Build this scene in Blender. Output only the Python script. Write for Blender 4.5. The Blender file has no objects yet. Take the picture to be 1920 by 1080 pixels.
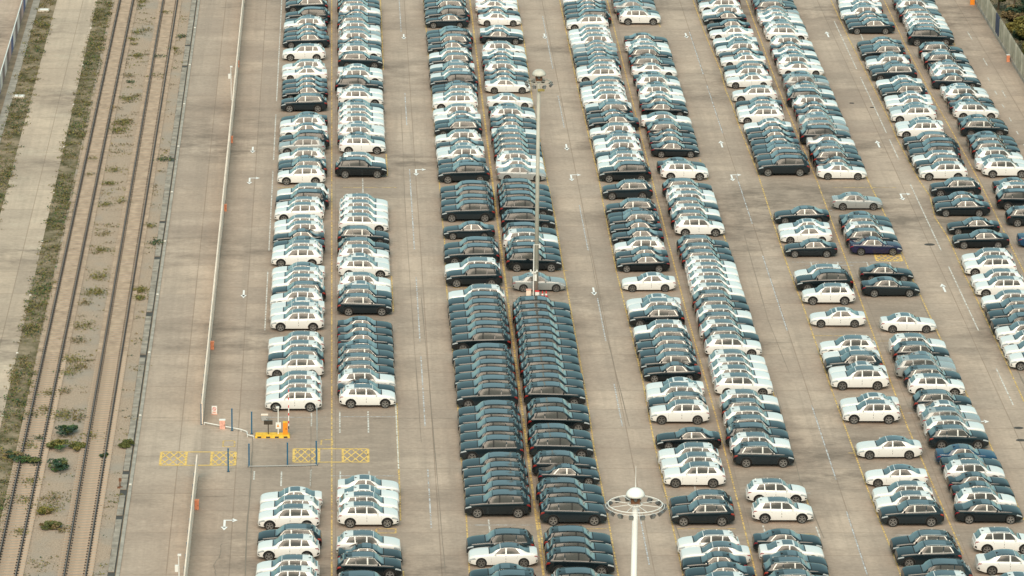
import bpy, bmesh, math, random
import numpy as np
from mathutils import Vector, Matrix

random.seed(7)
C = bpy.context.scene.collection
rad = math.radians

# ------------------------------------------------------------------ camera
TH = rad(16.5); H = 114.0; F = 8460.0; VX = 629.0        # pitch, height, focal length (px of a 1920 frame), vanishing column
cam = bpy.data.cameras.new('camera'); camo = bpy.data.objects.new('camera', cam); C.objects.link(camo)
cam.sensor_width = 36; cam.lens = F / 1920 * 36; cam.shift_x = (960 - VX) / 1920
cam.clip_start = 1; cam.clip_end = 6000
camo.location = (0, 0, H); camo.rotation_euler = (rad(90) - TH, 0, 0)
bpy.context.scene.camera = camo

# ------------------------------------------------------------------ world and sun (thin overcast, low warm light from behind the camera)
SUN_EL = rad(44); SUN_AZ = rad(188)                       # azimuth clockwise from +Y
w = bpy.data.worlds.new('World'); bpy.context.scene.world = w; w.use_nodes = True
nt = w.node_tree; nt.nodes.clear()
out = nt.nodes.new('ShaderNodeOutputWorld'); bg = nt.nodes.new('ShaderNodeBackground')
sky = nt.nodes.new('ShaderNodeTexSky'); sky.sky_type = 'NISHITA'; sky.sun_disc = False
sky.sun_elevation = SUN_EL; sky.sun_rotation = SUN_AZ; sky.air_density = 1.0; sky.dust_density = 1.6; sky.ozone_density = 1.0
mixw = nt.nodes.new('ShaderNodeMix'); mixw.data_type = 'RGBA'; mixw.blend_type = 'MULTIPLY'; mixw.inputs[0].default_value = 1
mixw.inputs[7].default_value = (0.80, 1.0, 0.86, 1)      # teal cast of the evening cloud
cloud = nt.nodes.new('ShaderNodeMix'); cloud.data_type = 'RGBA'; cloud.inputs[0].default_value = 0.6; cloud.inputs[7].default_value = (3.4, 5.3, 5.15, 1)   # even high cloud
nt.links.new(sky.outputs[0], mixw.inputs[6]); nt.links.new(mixw.outputs[2], cloud.inputs[6]); nt.links.new(cloud.outputs[2], bg.inputs[0])
bg.inputs[1].default_value = 0.125
nt.links.new(bg.outputs[0], out.inputs[0])
sun = bpy.data.lights.new('sun', 'SUN'); suno = bpy.data.objects.new('sun', sun); C.objects.link(suno)
sun.energy = 2.85; sun.angle = rad(45); sun.color = (1.0, 0.80, 0.62)
sd = Vector((math.sin(SUN_AZ) * math.cos(SUN_EL), math.cos(SUN_AZ) * math.cos(SUN_EL), math.sin(SUN_EL)))
suno.rotation_euler = sd.to_track_quat('Z', 'Y').to_euler(); suno.location = (0, -50, 200)
vs = bpy.context.scene.view_settings
vs.view_transform = 'Standard'; vs.look = 'None'; vs.gamma = 1; vs.exposure = 0.32

# ------------------------------------------------------------------ helpers
def G(px, py, z=0.0):
    """point of the level plane z seen at a photo position (1920x1080)"""
    d = TH + math.atan((py - 540) / F)
    Y = (H - z) / math.tan(d)
    zc = Y * math.cos(TH) + (H - z) * math.sin(TH)
    return Vector(((px - VX) / F * zc, Y, z))
def tag(o, label=None, cat=None, group=None, kind=None):
    if label: o['label'] = label
    if cat: o['category'] = cat
    if group: o['group'] = group
    if kind: o['kind'] = kind
    return o
def empty(name, loc=(0, 0, 0), rz=0):
    o = bpy.data.objects.new(name, None); C.objects.link(o); o.location = loc; o.rotation_euler = (0, 0, rz)
    o.empty_display_size = .3
    return o
class MB:
    def __init__(s): s.v = []; s.f = []; s.m = []; s.mats = []
    def mi(s, mat):
        if mat not in s.mats: s.mats.append(mat)
        return s.mats.index(mat)
    def add(s, vs_, fs, mat):
        b = len(s.v); s.v += [tuple(p) for p in vs_]; k = s.mi(mat)
        for f in fs: s.f.append([b + i for i in f]); s.m.append(k)
    def box(s, x0, x1, y0, y1, z0, z1, mat):
        s.add([(x0,y0,z0),(x1,y0,z0),(x1,y1,z0),(x0,y1,z0),(x0,y0,z1),(x1,y0,z1),(x1,y1,z1),(x0,y1,z1)],
              [(0,3,2,1),(4,5,6,7),(0,1,5,4),(1,2,6,5),(2,3,7,6),(3,0,4,7)], mat)
    def tube(s, a, b, r0, r1, mat, n=10):
        a = Vector(a); b = Vector(b); d = (b - a).normalized()
        u = d.orthogonal().normalized(); v = d.cross(u)
        P = [a + (u*math.cos(t)+v*math.sin(t))*r0 for t in [2*math.pi*i/n for i in range(n)]] + \
            [b + (u*math.cos(t)+v*math.sin(t))*r1 for t in [2*math.pi*i/n for i in range(n)]]
        s.add(P, [(i, (i+1)%n, n+(i+1)%n, n+i) for i in range(n)] + [list(range(n))[::-1], list(range(n, 2*n))], mat)
    def slab(s, quad, z, mat):
        s.add([(p[0], p[1], z) for p in quad], [tuple(range(len(quad)))], mat)
    def wall(s, a, b, t, z0, z1, mat):
        a = Vector((a[0], a[1], 0)); b = Vector((b[0], b[1], 0)); n = Vector((-(b-a).y, (b-a).x, 0)).normalized()*t/2
        q = [a-n, b-n, b+n, a+n]
        s.add([(p.x,p.y,z0) for p in q]+[(p.x,p.y,z1) for p in q],
              [(0,3,2,1),(4,5,6,7),(0,1,5,4),(1,2,6,5),(2,3,7,6),(3,0,4,7)], mat)
    def build(s, name, parent=None, smooth=False, loc=None):
        me = bpy.data.meshes.new(name); me.from_pydata(s.v, [], s.f)
        for m in s.mats: me.materials.append(m)
        me.polygons.foreach_set('material_index', s.m)
        if smooth: me.polygons.foreach_set('use_smooth', [True]*len(s.f))
        me.update()
        o = bpy.data.objects.new(name, me); C.objects.link(o)
        if parent: o.parent = parent
        if loc is not None: o.location = loc
        return o

# ------------------------------------------------------------------ materials
def mat(name, col, rough=.6, metal=0, coat=0, spec=.5, noise=None, emit=None):
    m = bpy.data.materials.new(name); m.use_nodes = True
    t = m.node_tree; b = t.nodes['Principled BSDF']
    b.inputs['Base Color'].default_value = (*col, 1); b.inputs['Roughness'].default_value = rough
    b.inputs['Metallic'].default_value = metal; b.inputs['Coat Weight'].default_value = coat
    b.inputs['Coat Roughness'].default_value = .04; b.inputs['Specular IOR Level'].default_value = spec
    if noise:
        sc, amt = noise
        g = t.nodes.new('ShaderNodeTexCoord'); n = t.nodes.new('ShaderNodeTexNoise'); n.inputs['Scale'].default_value = sc
        n.inputs['Detail'].default_value = 4
        t.links.new(g.outputs['Object'], n.inputs[0])
        r = t.nodes.new('ShaderNodeMapRange'); r.inputs[1].default_value = .3; r.inputs[2].default_value = .7
        r.inputs[3].default_value = 1 - amt; r.inputs[4].default_value = 1 + amt
        t.links.new(n.outputs[0], r.inputs[0])
        x = t.nodes.new('ShaderNodeMix'); x.data_type = 'RGBA'; x.blend_type = 'MULTIPLY'; x.inputs[0].default_value = 1
        x.inputs[6].default_value = (*col, 1); t.links.new(r.outputs[0], x.inputs[7]); t.links.new(x.outputs[2], b.inputs['Base Color'])
    return m
def paint(name, col, rough=.35, coat=1, var=.06, metal=0):
    m = mat(name, col, rough, metal, coat)
    t = m.node_tree; b = t.nodes['Principled BSDF']
    oi = t.nodes.new('ShaderNodeObjectInfo'); r = t.nodes.new('ShaderNodeMapRange')
    r.inputs[3].default_value = 1 - var; r.inputs[4].default_value = 1 + var; t.links.new(oi.outputs['Random'], r.inputs[0])
    x = t.nodes.new('ShaderNodeMix'); x.data_type = 'RGBA'; x.blend_type = 'MULTIPLY'; x.inputs[0].default_value = 1
    x.inputs[6].default_value = (*col, 1); t.links.new(r.outputs[0], x.inputs[7]); t.links.new(x.outputs[2], b.inputs['Base Color'])
    return m
class NT:
    """small node-graph writer"""
    def __init__(s, m): s.t = m.node_tree; s.b = s.t.nodes['Principled BSDF']; s.co = s.t.nodes.new('ShaderNodeTexCoord').outputs['Object']
    def map(s, scale, rot=0, loc=(0,0,0)):
        n = s.t.nodes.new('ShaderNodeMapping'); n.inputs['Scale'].default_value = scale; n.inputs['Rotation'].default_value = (0,0,rot)
        n.inputs['Location'].default_value = loc
        s.t.links.new(s.co, n.inputs[0]); return n.outputs[0]
    def noise(s, vec, scale=1, detail=5, rough=.55, dist=0):
        n = s.t.nodes.new('ShaderNodeTexNoise'); n.inputs['Scale'].default_value = scale; n.inputs['Detail'].default_value = detail
        n.inputs['Roughness'].default_value = rough; n.inputs['Distortion'].default_value = dist
        s.t.links.new(vec, n.inputs[0]); return n.outputs[0]
    def rng(s, v, a, b, c=0., d=1.):
        n = s.t.nodes.new('ShaderNodeMapRange')
        for i, x in enumerate((a, b, c, d)): n.inputs[i+1].default_value = x
        s.t.links.new(v, n.inputs[0]); return n.outputs[0]
    def mix(s, fac, a, b, mode='MIX'):
        n = s.t.nodes.new('ShaderNodeMix'); n.data_type = 'RGBA'; n.blend_type = mode
        for i, x in ((0, fac), (6, a), (7, b)):
            if isinstance(x, (int, float)): n.inputs[i].default_value = x
            elif isinstance(x, tuple): n.inputs[i].default_value = (*x, 1)
            else: s.t.links.new(x, n.inputs[i])
        return n.outputs[2]
    def math(s, op, a, b):
        n = s.t.nodes.new('ShaderNodeMath'); n.operation = op
        for i, x in enumerate((a, b)):
            if isinstance(x, (int, float)): n.inputs[i].default_value = x
            else: s.t.links.new(x, n.inputs[i])
        return n.outputs[0]
    def brick(s, vec, bw, rh, mortar, c1, c2, cm):
        n = s.t.nodes.new('ShaderNodeTexBrick'); n.offset = 0; n.squash = 1
        n.inputs['Scale'].default_value = 1; n.inputs['Brick Width'].default_value = bw; n.inputs['Row Height'].default_value = rh
        n.inputs['Mortar Size'].default_value = mortar; n.inputs['Mortar Smooth'].default_value = .3
        n.inputs['Color1'].default_value = (*c1, 1); n.inputs['Color2'].default_value = (*c2, 1); n.inputs['Mortar'].default_value = (*cm, 1)
        s.t.links.new(vec, n.inputs[0]); return n.outputs[0]
    def bump(s, h, dist=.02, strength=1):
        n = s.t.nodes.new('ShaderNodeBump'); n.inputs['Distance'].default_value = dist; n.inputs['Strength'].default_value = strength
        s.t.links.new(h, n.inputs['Height']); s.t.links.new(n.outputs[0], s.b.inputs['Normal'])
    def out(s, c): s.t.links.new(c, s.b.inputs['Base Color'])

def concrete(name, base, slab=(7.8, 5.0), dirt=.75, tint=(.8, .78, .78), off=(0, 0, 0), bays=False):
    m = mat(name, base, .85, spec=.25); n = NT(m)
    sl = n.brick(n.map((1, 1, 1), loc=off), slab[0], slab[1], .05, (.90,)*3, (1.06, 1.05, 1.03), (.70, .67, .64))
    big = n.noise(n.map((.05, .07, 1)), 1, 4)
    c = n.mix(n.rng(big, .35, .68), tuple(x*1.06 for x in base), tuple(a*b for a, b in zip(base, tint)))
    c = n.mix(1.0, c, sl, 'MULTIPLY')
    st = n.noise(n.map((.10, .15, 1), loc=(11, 3, 0)), 1, 7, .66)                  # drawn-out stains of run-off and tyres
    c = n.mix(n.rng(st, .52, .72, 0, dirt), c, tuple(x*.55 for x in base))
    st2 = n.noise(n.map((.33, .45, 1), loc=(5, 31, 0)), 1, 6, .72)
    c = n.mix(n.rng(st2, .48, .72, 0, .6), c, tuple(x*.62 for x in base))
    br = n.noise(n.map((.14, .20, 1), loc=(71, 9, 0)), 1, 6, .68)
    c = n.mix(n.rng(br, .54, .70, 0, .45), c, tuple(min(.6, x*1.28) for x in base))
    sp = n.t.nodes.new('ShaderNodeSeparateXYZ'); n.t.links.new(n.co, sp.inputs[0])
    tr = n.noise(n.map((.75, .022, 1), loc=(3, 8, 0)), 1, 5, .7)                    # long tyre and drip lines
    c = n.mix(n.rng(tr, .47, .66, 0, .5), c, tuple(x*.66 for x in base))
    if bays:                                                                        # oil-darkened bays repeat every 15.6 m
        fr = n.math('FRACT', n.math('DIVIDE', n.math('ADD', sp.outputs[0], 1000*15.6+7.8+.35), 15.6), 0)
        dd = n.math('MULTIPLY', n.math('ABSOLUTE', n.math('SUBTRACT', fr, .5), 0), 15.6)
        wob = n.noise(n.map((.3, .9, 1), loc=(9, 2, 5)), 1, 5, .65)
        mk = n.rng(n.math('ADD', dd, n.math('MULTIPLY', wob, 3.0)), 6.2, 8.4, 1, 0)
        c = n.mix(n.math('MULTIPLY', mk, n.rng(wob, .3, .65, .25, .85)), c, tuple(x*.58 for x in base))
    gouge = n.noise(n.map((.035, .05, 1), loc=(40, 17, 0)), 1, 3, .5); gd = n.noise(n.map((.22, .35, 1), loc=(1, 77, 0)), 1, 6, .7)
    c = n.mix(n.math('MULTIPLY', n.rng(gouge, .50, .62), n.rng(gd, .42, .62, 0, .75)), c, (.16, .125, .10))
    fine = n.noise(n.map((3, 3, 1)), 1, 3)
    c = n.mix(1.0, c, n.rng(fine, .2, .8, .86, 1.12), 'MULTIPLY')
    n.out(c); return m

M = {}
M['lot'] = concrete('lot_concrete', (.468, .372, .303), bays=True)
M['lane'] = concrete('lane_concrete', (.465, .372, .303), slab=(5.2, 9), dirt=.35, off=(2, 4, 0))
M['road'] = concrete('road_concrete', (.51, .41, .325), slab=(4.6, 7), dirt=.3, off=(1, 2, 0))
M['kerb'] = mat('kerb_concrete', (.33, .30, .26), .9, noise=(1.2, .25))
M['drain'] = mat('drain_cover', (.29, .255, .215), .9, noise=(1.1, .35))
M['earth'] = mat('earth', (.25, .19, .13), .95, noise=(.8, .3))
# ballast
m = mat('ballast', (.36, .28, .21), .95, spec=.2); n = NT(m)
a = n.noise(n.map((7, 7, 1)), 1, 4, .8); c = n.mix(n.rng(a, .25, .75), (.23, .175, .13), (.56, .43, .335))
b_ = n.noise(n.map((.22, .16, 1)), 1, 4); c = n.mix(n.rng(b_, .48, .66, 0, .75), c, (.33, .29, .25))
a2 = n.noise(n.map((.9, 1.6, 1), loc=(4, 4, 0)), 1, 5, .7); c = n.mix(n.rng(a2, .55, .75, 0, .5), c, (.17, .13, .095))
n.out(c); n.bump(a, .08, .8); M['ballast'] = m
m = mat('grass', (.09, .10, .035), .9, spec=.15); n = NT(m)
a = n.noise(n.map((.35, .35, 1)), 1, 6, .7); c = n.mix(n.rng(a, .38, .6), (.075, .07, .03), (.30, .235, .165))
n.out(c); M['turf'] = m
for k, col in (('leaf_green', (.055, .105, .03)), ('leaf_dark', (.025, .055, .032)), ('leaf_olive', (.18, .155, .04)), ('leaf_dry', (.19, .14, .07)), ('leaf_mid', (.11, .12, .035))):
    m = mat(k, col, .7, spec=.3, noise=(2.2, .35)); m.node_tree.nodes['Principled BSDF'].inputs['Roughness'].default_value = .75; M[k] = m
M['bark'] = mat('bark', (.10, .075, .05), .9)
M['sleeper'] = mat('sleeper_concrete', (.37, .295, .23), .9, noise=(1.5, .22))
M['rail_side'] = mat('rail_rust', (.045, .03, .03), .7); M['rail_top'] = mat('rail_worn', (.17, .145, .13), .55, .2)
M['clip'] = mat('rail_clip', (.03, .025, .025), .7)
def worn(name, col, lo=.42, hi=.62):
    m = mat(name, col, .8, spec=.3); n = NT(m)
    a = n.noise(n.map((1.6, 3.0, 1)), 1, 6, .7)
    tr = m.node_tree.nodes.new('ShaderNodeBsdfTransparent'); mx = m.node_tree.nodes.new('ShaderNodeMixShader')
    n.t.links.new(n.rng(a, lo, hi, 1, .12), mx.inputs[0]); n.t.links.new(tr.outputs[0], mx.inputs[1]); n.t.links.new(n.b.outputs[0], mx.inputs[2])
    n.t.links.new(mx.outputs[0], m.node_tree.nodes['Material Output'].inputs[0]); return m
M['yellow_line'] = worn('worn_yellow_paint', (.68, .47, .18), .44, .60); M['hatch_yellow'] = worn('keep_clear_yellow_paint', (.74, .50, .16), .50, .68); M['white_line'] = worn('worn_white_paint', (.64, .62, .58), .46, .62)
M['faint_line'] = worn('faint_white_paint', (.56, .57, .59), .42, .58); M['arrow'] = worn('arrow_paint', (.80, .80, .79), .60, .8)
M['blue_post'] = mat('blue_steel', (.012, .10, .19), .45); M['cream'] = mat('cream_panel', (.88, .72, .60), .7, noise=(.9, .1))
M['white_metal'] = mat('white_painted_metal', (.74, .73, .70), .45); M['pole'] = mat('pole_galvanised', (.42, .40, .34), .5, noise=(1.3, .12))
M['dome'] = mat('white_dome', (.80, .79, .76), .4); M['dome_old'] = mat('weathered_dome', (.52, .50, .44), .5, noise=(3, .15))
M['lamp_body'] = mat('floodlight_body', (.10, .10, .10), .5); M['lamp_glass'] = mat('floodlight_glass', (.35, .36, .36), .15)
M['rust'] = mat('rusty_hoist', (.16, .07, .035), .8, noise=(4, .4))
M['orange'] = mat('orange_metal', (.85, .27, .02), .45); M['box_orange'] = mat('faded_orange_metal', (.75, .27, .14), .6, noise=(2.5, .15))
M['pink'] = mat('faded_pink_plastic', (.72, .38, .30), .6, noise=(5, .3)); M['yellow'] = mat('yellow_kerb_paint', (.75, .44, .03), .6, noise=(4, .2))
M['black'] = mat('black_plastic', (.012, .012, .013), .55); M['sign_dark'] = mat('dark_screen', (.05, .04, .03), .3)
M['red'] = mat('red_paint', (.62, .03, .03), .5); M['white'] = mat('white_sheet', (.78, .77, .74), .5)
M['grey_metal'] = mat('grey_metal', (.36, .36, .35), .5); M['iron'] = mat('cast_iron', (.06, .055, .05), .7)
M['fence_white'] = mat('fence_white', (.82, .68, .62), .6); M['fence_blue'] = mat('fence_blue', (.10, .12, .27), .6); M['fence_pink'] = mat('fence_pink', (.60, .38, .34), .6)
M['fence_red'] = mat('fence_brown', (.26, .17, .16), .6)
def blot(name, col, lo, hi, mx_):
    m = mat(name, col, .8, spec=.2); t = m.node_tree; n = NT(m)
    g = t.nodes.new('ShaderNodeTexCoord'); vm = t.nodes.new('ShaderNodeVectorMath'); vm.operation = 'DISTANCE'
    t.links.new(g.outputs['Generated'], vm.inputs[0]); vm.inputs[1].default_value = (.5, .5, 0)
    a = n.noise(n.map((.5, .7, 1)), 1, 7, .68)
    k = n.math('SUBTRACT', n.rng(vm.outputs['Value'], 0, .52, 1, 0), n.math('MULTIPLY', a, .85))
    tr = t.nodes.new('ShaderNodeBsdfTransparent'); mx = t.nodes.new('ShaderNodeMixShader')
    t.links.new(n.rng(k, lo, hi, 0, mx_), mx.inputs[0]); t.links.new(tr.outputs[0], mx.inputs[1]); t.links.new(n.b.outputs[0], mx.inputs[2])
    t.links.new(mx.outputs[0], t.nodes['Material Output'].inputs[0]); return m
M['oil_stain'] = blot('oil_stain', (.15, .115, .095), -.12, .28, .62); M['pale_patch'] = blot('washed_out_patch', (.52, .47, .41), -.1, .25, .6)
M['slab_light'] = mat('slab_edge', (.5, .45, .38), .9)

# ------------------------------------------------------------------ ground sheets (structure)
def line_y(r0, r1):
    """ground X as a function of photo row for an edge whose pixel ratio runs r0 (row 0) .. r1 (row 1080)"""
    return lambda py: VX + (r0 + (r1 - r0) * py / 1080) * (py + 1966)
ROWS = [-420, -200, 0, 270, 540, 810, 1080, 1350, 1500]
def strip(name, ea, eb, z, m_, kind='structure', thick=None):
    b = MB()
    A = [G(ea(p), p) for p in ROWS]; B = [G(eb(p), p) for p in ROWS]
    for i in range(len(ROWS)-1):
        b.slab([A[i+1], B[i+1], B[i], A[i]], z, m_)
        if thick:
            for E, s_ in ((A, 0), (B, 1)):
                q = [(E[i].x, E[i].y, z), (E[i+1].x, E[i+1].y, z), (E[i+1].x, E[i+1].y, z-thick), (E[i].x, E[i].y, z-thick)]
                b.add(q, [(0, 1, 2, 3)], m_)
    o = b.build(name); tag(o, kind=kind); return o
g = MB(); g.slab([(-2500, -300), (2500, -300), (2500, 3500), (-2500, 3500)], -.02, M['earth']); tag(g.build('ground'), kind='structure')
def cst(r): return line_y(r, r)
E_WALL = line_y(-.1300, -.1340)
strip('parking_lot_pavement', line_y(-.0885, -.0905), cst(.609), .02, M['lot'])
strip('service_lane', E_WALL, line_y(-.0885, -.0905), .016, M['lane'])
strip('lane_kerb', line_y(-.1312, -.1352), line_y(-.1290, -.1330), .10, M['kerb'], thick=.12)
strip('drain_channel', line_y(-.1372, -.1405), line_y(-.1318, -.1358), -.012, M['iron'])
strip('rail_bed', cst(-.2130), line_y(-.1372, -.1405), .0, M['ballast'])
strip('verge', cst(-.2270), cst(-.2130), .004, M['turf'])
strip('service_road', cst(-.2655), cst(-.2270), .03, M['road'], thick=.05)
strip('verge', cst(-.2815), cst(-.2655), .004, M['turf'])
strip('drain_strip', cst(-.2880), cst(-.2815), .05, M['kerb'], thick=.06)
strip('far_yard', cst(-.52), cst(-.2935), .02, M['lane'])
strip('verge', cst(-.2935), cst(-.2880), .003, M['earth'])
strip('bank', cst(.612), cst(1.0), .004, M['turf'])
# drain covers, a row of grey slabs with dark gaps
b = MB(); ym = G(0, -300).y; y = G(0, 1300).y; k = 0
Yb, Yt = G(0, 1080).y, G(0, 0).y
def edgeX(e, Y):     # ground X of an edge at world Y
    py = 540 + F * math.tan(math.atan(H / Y) - TH); return G(e(py), py).x
while y < ym:
    L = random.choice((1.0, 1.0, 1.5)); x0 = edgeX(line_y(-.1372, -.1405), y); x1 = edgeX(line_y(-.1322, -.1362), y)
    if random.random() > .07: b.box(x0+.02+random.uniform(-.02,.03), x1-.04, y, y+L-.06, 0.0, .06+random.uniform(0,.05), M['drain'])
    y += L
tag(b.build('drain_covers'), kind='structure')

# ------------------------------------------------------------------ railway tracks
def track(e0, e1, label):
    root = empty('railway_track', (0, 0, 0))
    tag(root, label, 'railway track', 'parallel railway tracks')
    ys = [G(0, 1330).y, Yb, (Yb*2+Yt)/3, (Yb+2*Yt)/3, Yt, G(0, -300).y]
    for e in (e0, e1):
        b = MB(); P = [Vector((edgeX(e, y), y, 0)) for y in ys]
        for i in range(len(P)-1):
            for (dx0, dx1, z0, z1, mm) in ((-.07, .07, .17, .195, 'rail_side'), (-.012, .012, .195, .30, 'rail_side'), (-.038, .038, .30, .345, 'rail_side')):
                a, c = P[i], P[i+1]
                q = [(a.x+dx0,a.y),(a.x+dx1,a.y),(c.x+dx1,c.y),(c.x+dx0,c.y)]
                b.add([(*p, z0) for p in q]+[(*p, z1) for p in q], [(4,5,6,7),(0,1,5,4),(1,2,6,5),(2,3,7,6),(3,0,4,7)], M[mm])
            b.slab([(P[i].x-.03,P[i].y),(P[i].x+.03,P[i].y),(P[i+1].x+.03,P[i+1].y),(P[i+1].x-.03,P[i+1].y)], .3475, M['rail_top'])
        b.build('rail', root)
    # one sleeper with its clips, copied
    def sleeper_mesh():
        b = MB(); w = 1.28
        P = []
        for (yy, z) in ((-.14, 0.0), (-.11, .17), (.11, .17), (.14, 0.0)): P.append((yy, z))
        xs = [(-w, 0), (-.9, 0), (-.45, -.035), (.45, -.035), (.9, 0), (w, 0)]
        V = [(x, yy, max(0, z + (dz if z > .1 else 0))) for x, dz in xs for yy, z in P]
        Fc = [(4*i+j, 4*i+4+j, 4*i+5+j, 4*i+1+j) for i in range(5) for j in range(3)] + [(0,1,2,3), (23,22,21,20)]
        b.add(V, Fc, M['sleeper'])
        for s in (-.75, .75):
            for t in (-1, 1): b.box(s+t*.13-.05, s+t*.13+.05, -.06, .06, .171, .225, M['clip'])
        return b
    proto = sleeper_mesh().build('sleeper', root)
    pm = proto.data; n = 0; y = Yb - 6; rest = []
    first = True
    while y < Yt + 45:
        x = (edgeX(e0, y) + edgeX(e1, y)) / 2
        rz = random.uniform(-.012, .012)
        if n < 100:
            o = proto if first else proto.copy(); 
            if not first: C.objects.link(o); o.parent = root
            o.location = (x, y, random.uniform(-.015, .01)); o.rotation_euler = (0, 0, rz); first = False
        else: rest.append((x, y, rz))
        n += 1; y += .60
    vs0 = np.array([v.co[:] for v in pm.vertices]); fs0 = [list(p.vertices) for p in pm.polygons]; ms0 = [p.material_index for p in pm.polygons]
    V = []; Fc = []; Ms = []
    for (x, y, rz) in rest:
        b0 = len(V); V += [tuple(v) for v in (vs0 + np.array([x, y, 0]))]
        Fc += [[b0+i for i in f] for f in fs0]; Ms += ms0
    me = bpy.data.meshes.new('sleeper_run'); me.from_pydata(V, [], Fc)
    for m_ in pm.materials: me.materials.append(m_)
    me.polygons.foreach_set('material_index', Ms); o = bpy.data.objects.new('sleeper_run', me); C.objects.link(o); o.parent = root; o['kind'] = 'stuff'
    return root
track(line_y(-.2052, -.2092), line_y(-.1925, -.1966), 'rusty railway track next to the weedy verge, the left one of two')
track(line_y(-.1640, -.1668), line_y(-.1505, -.1536), 'rusty railway track next to the drain covers, the right one of two')

# ------------------------------------------------------------------ painted lines on the lot
ZL = .026
def paintline(b, p0, p1, w, m_):
    a, c = G(*p0), G(*p1); d = (c - a); d.z = 0; b.n_ = getattr(b, 'n_', 0) + 1; zz = ZL + (b.n_ % 23)*.0003; n = Vector((-d.y, d.x, 0)).normalized() * w / 2
    b.slab([a-n, c-n, c+n, a+n] if (c-n-a+n).cross((n)).z > 0 else [a+n, c+n, c-n, a-n], zz, m_)
yl = MB(); wl = MB()
def rl(r, y0, y1): return (VX + r*(y0+1966), y0), (VX + r*(y1+1966), y1)
# yellow centre lines between the back-to-back files
for (pts) in ([(622, -60), (622, 1200)], [(880, -8), (918, 300), (1017, 1062), (1032, 1180)], [(1137, -5), (1221, 330), (1288, 590), (1342, 780), (1388, 960), (1418, 1080)],
              [(1397, -5), (1457, 160), (1532, 340), (1627, 600), (1701, 800), (1806, 1040)], [(1655, -5), (1700, 90), (1747, 180), (1798, 270), (1836, 340), (1902, 475), (1935, 540)]):
    for i in range(len(pts)-1): paintline(yl, pts[i], pts[i+1], .18 if pts[0][0] == 880 else .12, M['yellow_line'])
# yellow lines at the noses
NOSE = {
 'AL': [(-40, 537), (83, 529), (176, 527), (312, 520), (463, 510), (581, 506.5), (729, 497), (948, 484.5), (1004, 482), (1080, 477)],
 'AR': [(-40, 711), (97, 717), (255, 722), (296, 724.5), (484, 732), (552, 735.5), (722, 742), (943, 749), (1037, 754), (1080, 757)],
 'BL': [(-40, 791), (25, 797.5), (306, 821.5), (374, 827), (416, 831.5), (497, 834.5), (617, 846), (721, 856), (818, 862), (921, 871.5), (1019, 877), (1080, 880)],
 'BR': [(-40, 965), (22, 976), (56, 981.5), (147, 994), (309, 1024), (370, 1037), (468, 1053), (512, 1061), (718, 1098), (814, 1112), (935, 1136.5), (1028, 1153), (1080, 1163)],
 'CL': [(-40, 1048), (28, 1062), (126, 1082), (304, 1123), (338, 1129), (477, 1156), (512, 1165), (680, 1205), (752, 1218), (803, 1228), (868, 1243), (939, 1258), (997, 1271), (1080, 1288)],
 'CR': [(-40, 1215), (17, 1238), (265, 1312), (303, 1327), (407, 1357), (629, 1427), (701, 1449), (831, 1489), (900, 1511), (935, 1523), (1035, 1551), (1080, 1565)],
 'DL': [(-40, 1297), (22, 1319), (49, 1330), (100, 1351.5), (137, 1361), (161, 1372), (201, 1385), (292, 1421), (387, 1451), (424, 1463), (449, 1471), (504, 1491), (533, 1503.5), (578, 1519), (688, 1556), (752, 1579), (820, 1604), (873, 1623), (940, 1648), (1016, 1679), (1080, 1700)],
 'DR': [(-40, 1475), (48, 1515), (116, 1544), (306, 1625), (362, 1653), (445, 1690), (497, 1711), (521, 1723), (588, 1754), (702, 1808), (797, 1852), (939, 1916), (992, 1941), (1080, 1981)],
 'EL': [(-40, 1555), (36, 1590), (121, 1633), (197, 1670), (227, 1682), (304, 1723), (334, 1743.5), (374, 1753), (409, 1776), (432, 1787), (480, 1808), (520, 1828), (653, 1890), (720, 1920)],
 'ER': [(-40, 1735), (52, 1789), (138, 1838), (192, 1871), (223, 1889), (298, 1930), (355, 1968), (388, 1983), (432, 2005), (520, 2050)]}
for k_, off in (('BL', 2), ('BR', 3), ('CL', 0), ('CR', 0), ('DL', 0), ('DR', 3), ('EL', 0), ('ER', 2), ('AR', 2)):
    P = NOSE[k_]
    for i in range(len(P)-1):
        if k_ in ('AR', 'CR', 'ER') and i % 2: continue
        paintline(yl, (P[i][1]+off, P[i][0]+34), (P[i+1][1]+off, P[i+1][0]+34), .12, M['yellow_line'])
# white dashes along the aisles and the edge line at the left file
for r, dash in ((.0608, ((-30, 60), (175, 235), (318, 468), (520, 640), (668, 800), (880, 990))), (.1945, ((30, 130), (180, 240), (385, 470), (560, 640), (720, 800), (930, 1060))),
                (.3275, ((60, 140), (160, 250), (330, 420), (480, 620), (760, 900), (960, 1080))), (.4662, ((40, 130), (145, 250), (262, 300), (345, 470), (500, 620), (690, 760), (860, 960))),
                (-.0512, ((-20, 190), (215, 300), (320, 470), (510, 620))), (.585, ((60, 75), (110, 124), (170, 184)))):
    for a_, c_ in dash: paintline(wl, *rl(r, a_, c_), .11, M['faint_line'] if r in (.0608, .1945, .3275) else M['white_line'])
for k_ in range(8): paintline(wl, (1852+k_*13.4, 146+k_*25), (1856+k_*13.4, 153+k_*25), .12, M['white_line'])
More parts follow.
